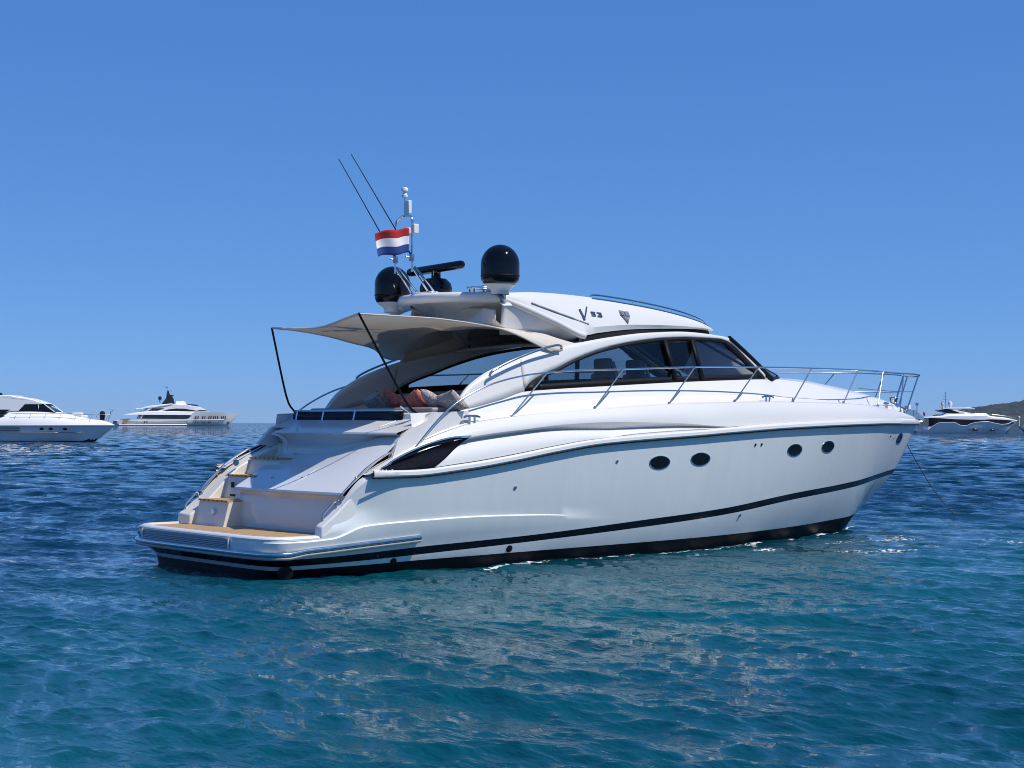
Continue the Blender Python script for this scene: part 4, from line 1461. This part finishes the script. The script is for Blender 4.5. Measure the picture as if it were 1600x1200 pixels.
for i in range(7):
    mb.tube([((215 + i * 14) * k, -5.2, 8.0), ((215 + i * 14) * k, -5.2, 10.0)], .06, 5)
mb.tube([(215 * k, -5.2, 9.9), (300 * k, -5.2, 9.9)], .06, 5)
mb.build("deck_rail", STEEL, b2)
mb = MB()
mb.box((1350 * k, -1.2, 1.6), (1.4, .3, 1.6))
mb.build("anchor", BN, b2)

# ---- yacht beyond the bow, right
D3 = 370.0
b3 = tag(empty("motor_yacht", sea_spot(1428, D3), YAW), "white yacht beyond the big yacht's bow, with wavy dark hull windows", "yacht")
k3 = .02117
def q3(pts): return [((X - 350) * k3, (635 - Y) * k3) for X, Y in pts]
sheer = curve([(0, .62), (2.6, .64), (3.0, .95), (4.0, 1.7), (5.3, 2.40), (8.9, 2.52), (10.2, 1.85), (11.6, 1.75), (12.9, 2.25), (15, 2.65), (16.5, 2.75), (18.8, 2.35), (20.5, 2.1), (22, 2.2), (23.3, 2.7), (24.9, 3.0)])
rows, hb3, st3 = simple_hull(24.9, 6.0, sheer, 22.4, fore=.5)
st = lin(0, 24.87, 110)
mb = MB(); mb.sym(rows, lambda i, j: 1 if i < 1 else 0)
mb.build("hull", [BG, ANTIF], b3, angle=30)
bodyt = curve([(1.7, 3.72), (6.1, 4.13), (8.7, 4.5), (12.9, 4.5), (14, 4.7), (16.5, 4.76), (17.6, 4.13), (21.6, 3.7), (24.95, 3.02)])
bodyb = curve([(1.7, 3.66), (4.2, 3.58), (9.5, 3.28), (15.7, 3.18), (17.6, 3.3), (21, 3.2), (24.95, 2.95)])
r = [[], [], [], []]
for x in lin(1.7, 24.9, 60):
    a, b = bodyb(x), max(bodyt(x), bodyb(x) + .03)
    h = hb3(x)
    r[0].append((x, 0, a)); r[1].append((x, -h * .97, a)); r[2].append((x, -h * .95, a + (b - a) * .6)); r[3].append((x, -h * .80, b))
mb = MB(); mb.sym(r); mb.grid([r[3], [(x, -y, z) for x, y, z in r[3]]])
mb.build("superstructure", BW, b3, angle=30)
r = [[], []]
for x in lin(4.2, 24.0, 90):
    r[0].append((x, -hb3(x) * .90, max(sheer(x) - .5, .5))); r[1].append((x, -hb3(x) * .92, bodyb(x) + .02))
mb = MB(); mb.sym(r)
mb.build("hull_window", DARKGLASS, b3)
mb = MB()
for s in (-1, 1):
    mb.tube([(x, s * hb3(x) * 1.0, sheer(x)) for x in lin(2.7, 24.7, 90)], .07, 6)
mb.build("gunwale", BW, b3)
f3 = lambda x, z: 2.3 - .1 * z
def block3(name, pts, m=BW, dw=0., bev=.05):
    mb = MB()
    f = lambda x, z: 2.75 - .12 * z + dw - .5 * sm(12, 18, x)
    mb.extrude(q3(pts), 0, 0, 0, lambda x, z: -f(x, z), lambda x, z: f(x, z))
    return mb.build(name, m, b3, bevel=bev)
block3("bridge_window", [(990, 430), (1020, 415), (1110, 414), (1145, 428), (1130, 436)], DARKGLASS, .30, 0)
block3("flybridge", [(640, 440), (690, 415), (800, 418), (960, 412), (960, 424), (760, 430)], BW, .1)
block3("flybridge_shade", [(610, 378), (640, 372), (720, 365), (840, 414), (760, 418), (640, 392)], DARKGLASS, -.1, 0)
block3("radar_arch", [(715, 362), (780, 372), (860, 392), (950, 408), (930, 414), (840, 408)], BW, .05)
block3("flybridge_roof", [(690, 362), (720, 348), (880, 344), (1000, 352), (1018, 364), (980, 362), (720, 366)], BW, .15)
mb = MB()
for X in (880, 940, 1000):
    for s in (-1, 1):
        mb.tube([((X - 350) * k3, s * 1.9, 5.7), ((X - 325) * k3, s * 1.9, 4.6)], .05, 5)
mb.build("roof_strut", STEEL, b3)
for X, rr in ((675, .38), (762, .52)):
    mb = MB()
    mb.lathe([(0, rr), (rr * .7, rr * .72), (rr, 0), (rr, -rr * .8), (rr * .6, -rr * 1.1), (rr * .4, -2.0)], ((X - 350) * k3, 0, (635 - 298) * k3), (0, 0, 1), 18)
    mb.build("satellite_dome", WHITEPL, b3)
mb = MB()
mb.tube([(7.6, 0, 6.0), (7.62, 0, 9.9)], .06, 6)
for z, wd in ((8.0, .9), (8.7, .7), (9.6, .4)):
    mb.box((7.62, 0, z), (wd, .9, .06))
mb.build("mast", GREYPL, b3)
for X0, X1, Y0, Y1 in ((975, 1035, 585, 610), (1180, 1240, 590, 613), (928, 948, 590, 600), (1102, 1122, 592, 602), (1262, 1280, 590, 602)):
    mb = MB()
    x0, x1 = (X0 - 350) * k3, (X1 - 350) * k3
    z0, z1 = (635 - Y1) * k3, (635 - Y0) * k3
    for s in (-1, 1):
        mb.face([(x, s * (hb3(x) * .965 + .03), z) for x, z in ((x0, z0), (x1, z0), (x1, z1), (x0, z1))])
    mb.build("porthole", BN, b3, solid=.15, off=0)
mb = MB()
mb.box((1.4, 0, .56), (2.8, 4.6, .14)); mb.box((3.2, 0, 1.0), (.8, 4.4, .9))
mb.build("swim_platform", BW, b3, bevel=.04)
mb = MB()
for s in (-1, 1):
    mb.tube([(x, s * hb3(x) * .78, bodyt(x) + .45) for x in lin(18.2, 24.6, 12)], .025, 5)
    mb.tube([(x, s * 2.3, bodyt(x) + .4) for x in lin(2.4, 6.5, 8)], .025, 5)
    for x in lin(18.2, 24.4, 8): mb.tube([(x, s * hb3(x) * .78, bodyt(x)), (x, s * hb3(x) * .78, bodyt(x) + .45)], .02, 5)
mb.build("guard_rail", STEEL, b3)
mb = MB()
mb.tube([(2.3, 0, 3.7), (2.2, 0, 5.2)], .03, 5)
fp = mb.build("flagstaff", STEEL, b3)
mb = MB()
mb.grid([[(2.2 + u * .5, .1 * math.sin(u * 5), 5.1 - v * .8 - u * .35) for u in lin(0, 1, 6)] for v in (0, .5, 1)])
fgo = mb.build("flag", mat("dark_red_flag", (.12, .03, .05), .8), None, angle=0, solid=.01)
fgo.matrix_world = b3.matrix_basis @ Matrix.Translation((0, 0, 0))
fgo.rotation_euler = (0, 0, YAW)
tag(fgo, "small dark red flag at the stern of the yacht beyond the bow", "flag")

# ---- small boat cut by the right edge, and a boat on the horizon
D4 = 430.0
def small_boat(px, D, L, rz, label, roof=True, pole=False):
    o = tag(empty("motor_boat", sea_spot(px, D), rz), label, "boat")
    sheer = curve([(0, .12 * L), (L * .6, .12 * L), (L, .155 * L)])
    rows, hbx, stx = simple_hull(L, L * .3, sheer, L * .86)
    mb = MB(); mb.sym(rows, lambda i, j: 1 if i < 3 else 0); mb.grid([rows[-1], [(x, -y, z) for x, y, z in rows[-1]]])
    mb.build("hull", [BW, BN], o, angle=30)
    mb = MB()
    mb.extrude([(L * .12, L * .12), (L * .14, L * .27), (L * .45, L * .28), (L * .62, L * .2), (L * .85, L * .155), (L * .85, L * .12)], -L * .105, L * .105)
    c = mb.build("cabin", BW, o, bevel=L * .01)
    mb = MB()
    mb.extrude([(L * .2, L * .195), (L * .2, L * .255), (L * .45, L * .26), (L * .58, L * .2)], -L * .107, L * .107)
    mb.build("cabin_window", DARKGLASS, c)
    if pole:
        mb = MB()
        mb.tube([(L * .97, 0, L * .15), (L * .97, 0, L * .36)], .13, 6)
        mb.lathe([(0, .5), (.3, .35), (.35, 0), (0, -.1)], (L * .97, 0, L * .36), (0, 0, 1), 10)
        mb.build("bow_post", WHITEPL, o)
    return o
small_boat(1652, D4, 11, YAW + math.pi, "small white motor boat cut off by the right edge of the photo", pole=True)
small_boat(432, 3600, 26, YAW, "tiny white boat on the horizon just above the big yacht's stern rail")

# ================================================================== hill on the right
def vnoise(seed):
    rng = np.random.default_rng(seed)
    T = rng.random((256, 256))
    def f(x, y):
        xi, yi = np.floor(x).astype(int), np.floor(y).astype(int)
        fx, fy = x - xi, y - yi
        fx, fy = fx * fx * (3 - 2 * fx), fy * fy * (3 - 2 * fy)
        a = T[xi % 256, yi % 256]; b = T[(xi + 1) % 256, yi % 256]; c = T[xi % 256, (yi + 1) % 256]; d = T[(xi + 1) % 256, (yi + 1) % 256]
        return (a * (1 - fx) + b * fx) * (1 - fy) + (c * (1 - fx) + d * fx) * fy - .5
    return f
nz = vnoise(3)
DH = 2300.0
ridge_px = [1418, 1432, 1445, 1470, 1500, 1521, 1552, 1575, 1590, 1605, 1650, 1750, 1900, 2100, 2300]
ridge_py = [663.5, 660.5, 658, 655.5, 648, 642, 635, 630, 626.5, 625, 617, 607, 615, 645, 664]
nx_, ny_ = 420, 90
pxs = np.linspace(1410, 2310, nx_)
ridge = (663.3 - np.interp(pxs, ridge_px, ridge_py)) * DH / 2404 + .4
U, V = np.meshgrid(pxs, np.linspace(0, 1, ny_))
H = np.tile(ridge, (ny_, 1))
dep = DH - 260 + V * 760
prof = np.where(V < .34, np.sin(V / .34 * np.pi / 2) ** .8, np.cos((V - .34) / .66 * np.pi / 2) ** 1.2)
lat = (U - 800) / 2404 * DH
rough = nz(lat / 60, dep / 60) * 8 + nz(lat / 18, dep / 18 + 40) * 3.6 + nz(lat / 6, dep / 6 + 90) * 2.6 + nz(lat / 3, dep / 3) * 1.6
Z = prof * H + rough * np.clip(H / 25, .0, 1) * np.clip(prof * 1.3, 0, 1) - .3
Pw = np.zeros((ny_, nx_, 3))
Pw[..., 0] = CAM.x + FH.x * dep + RH.x * lat
Pw[..., 1] = CAM.y + FH.y * dep + RH.y * lat
Pw[..., 2] = Z
hm = bpy.data.meshes.new("hill")
idx = np.arange(ny_ * nx_).reshape(ny_, nx_)
fc = np.stack([idx[:-1, :-1], idx[:-1, 1:], idx[1:, 1:], idx[1:, :-1]], -1).reshape(-1, 4)
hm.from_pydata(Pw.reshape(-1, 3).tolist(), [], fc.tolist())
HM = mat("hill_scrub", (0.030, 0.037, 0.032), 0.95, var=.75, scale=.05, spec=.1)
hm.materials.append(HM)
ho = bpy.data.objects.new("hill", hm)
COL.objects.link(ho)
tag(ho, kind="structure")

# ================================================================== the sea
def make_sea():
    rng = np.random.default_rng(11)
    ang0 = math.atan2(FH.y, FH.x)
    th = np.concatenate([np.linspace(-math.pi, -R(27), 60, endpoint=False), np.linspace(-R(27), R(27), 820), np.linspace(R(27), math.pi, 61)[1:]])
    dth = R(54) / 819
    r = [2.5]
    while r[-1] < 6000:
        x = r[-1]
        if x < 16: d = .04
        elif x < 45: d = .04 + (x - 16) * .0022
        elif x < 130: d = .105 + (x - 45) * .003
        else: d = .36 + (x - 130) * .011
        r.append(x + d)
    r = np.array(r)
    dr = np.gradient(r)
    rr, tt = np.meshgrid(r, th, indexing='ij')
    X = CAM.x + rr * np.cos(tt + ang0)
    Y = CAM.y + rr * np.sin(tt + ang0)
    spac = np.maximum(np.tile(dr[:, None], (1, len(th))), rr * dth)
    view = np.clip((R(27) - np.abs(tt)) / R(2), 0, 1)
    Zs = np.zeros_like(X); DX = np.zeros_like(X); DY = np.zeros_like(X)
    wind = ang0 + R(158)
    gust = .72 + .9 * (vnoise(21)(X / 9, Y / 9) + .35) * .6 + .5 * vnoise(22)(X / 30, Y / 30)
    gust = np.clip(gust, .35, 1.5)
    hb0 = np.interp(X, [0, 2, 6, 9, 11, 12.5, 14.1], [1.75, 1.85, 1.85, 1.7, 1.3, .9, .05])
    away = np.maximum(np.abs(Y) - hb0, 0) + np.maximum(-X, 0) + np.maximum(X - 14.5, 0)
    calm = .42 + .58 * np.clip(away / 11.0, 0, 1)
    n = 130
    lam = np.exp(np.linspace(math.log(.12), math.log(7.0), n)) * rng.uniform(.93, 1.07, n)
    for i in range(n):
        l = lam[i]
        k = 2 * math.pi / l
        a = wind + rng.normal(0, R(22) if l > .8 else R(34))
        slope = .052 * (1.0 if l < .55 else (.55 / l) ** .85) * (1.0 if l < 3 else (3 / l) ** .5) * 1.0
        amp = slope / k * rng.uniform(.6, 1.4)
        f = np.clip((l / spac - 2.2) / 2.5, 0, 1) * view
        if f.max() <= 0: continue
        ph = k * (X * math.cos(a) + Y * math.sin(a)) + rng.uniform(0, 6.28)
        g = amp * f * (gust if l < 2.5 else 1) * (calm if l > .3 else .5 + .5 * calm)
        s = np.sin(ph)
        Zs += g * np.cos(ph)
        DX -= .95 * g * s * math.cos(a); DY -= .95 * g * s * math.sin(a)
    X2, Y2 = X + DX, Y + DY
    nr, nt = X.shape
    co = np.stack([X2, Y2, Zs - .055], -1).reshape(-1, 3)
    idx = np.arange(nr * nt).reshape(nr, nt)
    nxt = np.roll(idx, -1, axis=1)
    fc = np.stack([idx[:-1], idx[1:], nxt[1:], nxt[:-1]], -1).reshape(-1, 4)
    me = bpy.data.meshes.new("sea")
    me.vertices.add(len(co)); me.vertices.foreach_set("co", co.ravel().astype(np.float32))
    nf = len(fc)
    me.loops.add(nf * 4); me.loops.foreach_set("vertex_index", fc.ravel().astype(np.int32))
    me.polygons.add(nf)
    me.polygons.foreach_set("loop_start", np.arange(0, nf * 4, 4, dtype=np.int32))
    me.polygons.foreach_set("loop_total", np.full(nf, 4, dtype=np.int32))
    me.polygons.foreach_set("use_smooth", np.ones(nf, dtype=bool))
    me.update(calc_edges=True)
    # foam: thin line along the hull and loose patches off the bow
    fx = X2
    hbw = np.interp(fx, [0, 2, 6, 9, 11, 12.5, 14.1], [1.75, 1.85, 1.85, 1.7, 1.3, .9, .05])
    dist = np.abs(-Y2 - hbw)
    foam = np.exp(-(dist / .12) ** 2) * ((fx > 3) & (fx < 14.3)) * .75
    for cx, cy, sx, sy, st_ in ((8.6, -2.3, 1.8, .28, .72), (10.3, -3.6, 2.0, .8, .60), (12.6, -2.6, 1.6, .9, .58), (13.5, -4.5, 1.5, .8, .62)):
        foam = np.maximum(foam, st_ * np.exp(-((fx - cx) / sx) ** 2 - ((Y2 - cy) / sy) ** 2))
    res = np.clip((spac * 2.5 / .9), 0, 1) ** .7
    at = me.attributes.new("chop", 'FLOAT', 'POINT')
    at.data.foreach_set("value", res.ravel().astype(np.float32))
    crest = np.clip((Zs - .10) / .12, 0, 1) * .09 * np.clip((60 - rr) / 40, 0, 1)
    
    at = me.attributes.new("foam", 'FLOAT', 'POINT')
    at.data.foreach_set("value", foam.ravel().astype(np.float32))
    teal = np.zeros_like(X)
    for cx, cy, s_ in ((-4, -9, 5), (2, -6.5, 5.5), (8, -7, 5), (-3.5, -12.5, 4)):
        teal = np.maximum(teal, np.exp(-((X - cx) ** 2 + (Y - cy) ** 2) / (2 * s_ * s_)))
    at = me.attributes.new("shoal", 'FLOAT', 'POINT')
    at.data.foreach_set("value", teal.ravel().astype(np.float32))
    o = bpy.data.objects.new("sea", me)
    COL.objects.link(o)
    tag(o, kind="structure")

    m = bpy.data.materials.new("sea_water")
    m.use_nodes = True
    nt_ = m.node_tree
    N = nt_.nodes.new
    L = nt_.links.new
    b = nt_.nodes["Principled BSDF"]
    b.inputs["Roughness"].default_value = .03
    b.inputs["IOR"].default_value = 1.333
    ge = N("ShaderNodeNewGeometry")
    def noise(scale, det, off=(0, 0, 0), stretch=None):
        mp = N("ShaderNodeMapping")
        mp.inputs["Location"].default_value = off
        if stretch:
            mp.inputs["Rotation"].default_value = (0, 0, -wind)
            mp.inputs["Scale"].default_value = stretch
        L(ge.outputs["Position"], mp.inputs["Vector"])
        n_ = N("ShaderNodeTexNoise")
        n_.inputs["Scale"].default_value = scale
        n_.inputs["Detail"].default_value = det
        L(mp.outputs[0], n_.inputs["Vector"])
        return n_.outputs["Fac"]
    # colour of the water body
    a1 = N("ShaderNodeAttribute"); a1.attribute_name = "shoal"
    big = noise(.09, 3.0)
    ad = N("ShaderNodeMath"); ad.operation = 'MULTIPLY_ADD'
    L(big, ad.inputs[0]); ad.inputs[1].default_value = 1.5; ad.inputs[2].default_value = -.76
    ad2 = N("ShaderNodeMath"); ad2.operation = 'ADD'; ad2.use_clamp = True
    L(ad.outputs[0], ad2.inputs[0])
    mu = N("ShaderNodeMath"); mu.operation = 'MULTIPLY'; mu.inputs[1].default_value = .8
    L(a1.outputs["Fac"], mu.inputs[0]); L(mu.outputs[0], ad2.inputs[1])
    mx = N("ShaderNodeMix"); mx.data_type = 'RGBA'
    mx.inputs[6].default_value = (.0009, .024, .055, 1)
    mx.inputs[7].default_value = (.0016, .078, .104, 1)
    L(ad2.outputs[0], mx.inputs[0])
    # foam
    a2 = N("ShaderNodeAttribute"); a2.attribute_name = "foam"
    fn = noise(12.0, 8.0)
    fn2 = noise(1.3, 3.0, (5, 2, 0))
    fa = N("ShaderNodeMath"); fa.operation = 'MULTIPLY'
    L(fn, fa.inputs[0]); L(fn2, fa.inputs[1])
    th_ = N("ShaderNodeMath"); th_.operation = 'MULTIPLY_ADD'
    L(a2.outputs["Fac"], th_.inputs[0]); th_.inputs[1].default_value = .31; L(fa.outputs[0], th_.inputs[2])
    rp = N("ShaderNodeMapRange"); rp.inputs["From Min"].default_value = .475; rp.inputs["From Max"].default_value = .53
    L(th_.outputs[0], rp.inputs["Value"])
    gt = N("ShaderNodeMath"); gt.operation = 'MULTIPLY'; gt.inputs[1].default_value = 8.0; gt.use_clamp = True
    L(a2.outputs["Fac"], gt.inputs[0])
    gm = N("ShaderNodeMath"); gm.operation = 'MULTIPLY'
    L(rp.outputs[0], gm.inputs[0]); L(gt.outputs[0], gm.inputs[1])
    foam_f = gm.outputs[0]
    mf = N("ShaderNodeMix"); mf.data_type = 'RGBA'
    L(foam_f, mf.inputs[0]); L(mx.outputs[2], mf.inputs[6]); mf.inputs[7].default_value = (.72, .76, .78, 1)
    L(mf.outputs[2], b.inputs["Base Color"])
    mrr = N("ShaderNodeMapRange"); mrr.inputs["To Min"].default_value = .03; mrr.inputs["To Max"].default_value = .7
    L(foam_f, mrr.inputs["Value"]); L(mrr.outputs[0], b.inputs["Roughness"])
    # ripples
    h1 = noise(2.6, 5.0, (3, 7, 0), (1.0, .45, 1.0))
    h2 = noise(11.0, 6.0, (1, 9, 0), (1.0, .42, 1.0))
    h3 = noise(.32, 3.0, (8, 1, 0), (1.0, .4, 1.0))
    b1_ = N("ShaderNodeBump"); b1_.inputs["Strength"].default_value = 1.0; b1_.inputs["Distance"].default_value = .045
    L(h1, b1_.inputs["Height"])
    b2_ = N("ShaderNodeBump"); b2_.inputs["Strength"].default_value = 1.0; b2_.inputs["Distance"].default_value = .038
    L(h2, b2_.inputs["Height"]); L(b1_.outputs[0], b2_.inputs["Normal"])
    b3_ = N("ShaderNodeBump"); b3_.inputs["Strength"].default_value = 1.0; b3_.inputs["Distance"].default_value = .10
    L(h3, b3_.inputs["Height"]); L(b2_.outputs[0], b3_.inputs["Normal"])
    # unresolved chop: random facet slopes, growing where the mesh can no longer carry the waves
    a3 = N("ShaderNodeAttribute"); a3.attribute_name = "chop"
    nn = N("ShaderNodeTexNoise"); nn.inputs["Scale"].default_value = 1.1; nn.inputs["Detail"].default_value = 5.0
    mpp = N("ShaderNodeMapping"); mpp.inputs["Rotation"].default_value = (0, 0, -wind); mpp.inputs["Scale"].default_value = (1, .5, 1)
    L(ge.outputs["Position"], mpp.inputs["Vector"]); L(mpp.outputs[0], nn.inputs["Vector"])
    v1 = N("ShaderNodeVectorMath"); v1.operation = 'SUBTRACT'; v1.inputs[1].default_value = (.5, .5, .5)
    L(nn.outputs["Color"], v1.inputs[0])
    v2 = N("ShaderNodeVectorMath"); v2.operation = 'MULTIPLY'; v2.inputs[1].default_value = (4.6, 4.6, 0)
    L(v1.outputs[0], v2.inputs[0])
    v3 = N("ShaderNodeVectorMath"); v3.operation = 'SCALE'
    L(v2.outputs[0], v3.inputs[0]); L(a3.outputs["Fac"], v3.inputs["Scale"])
    v4 = N("ShaderNodeVectorMath"); v4.operation = 'ADD'
    L(b3_.outputs[0], v4.inputs[0]); L(v3.outputs[0], v4.inputs[1])
    v5 = N("ShaderNodeVectorMath"); v5.operation = 'NORMALIZE'
    L(v4.outputs[0], v5.inputs[0])
    L(v5.outputs[0], b.inputs["Normal"])
    me.materials.append(m)
    return o
make_sea()

# ================================================================== the air between here and the horizon
hz = MB().box((CAM.x, CAM.y, 39.0), (12800, 12800, 82.0)).build("haze", bpy.data.materials.new("haze_air"), None, angle=0, weld=0)
tag(hz, kind="stuff")
hm_ = hz.data.materials[0]
hm_.use_nodes = True
hm_.node_tree.nodes.clear()
ho_ = hm_.node_tree.nodes.new("ShaderNodeOutputMaterial")
pv = hm_.node_tree.nodes.new("ShaderNodeVolumePrincipled")
pv.inputs["Color"].default_value = (0.62, 0.78, 0.95, 1)
pv.inputs["Density"].default_value = 0.00006
hm_.node_tree.links.new(pv.outputs[0], ho_.inputs["Volume"])
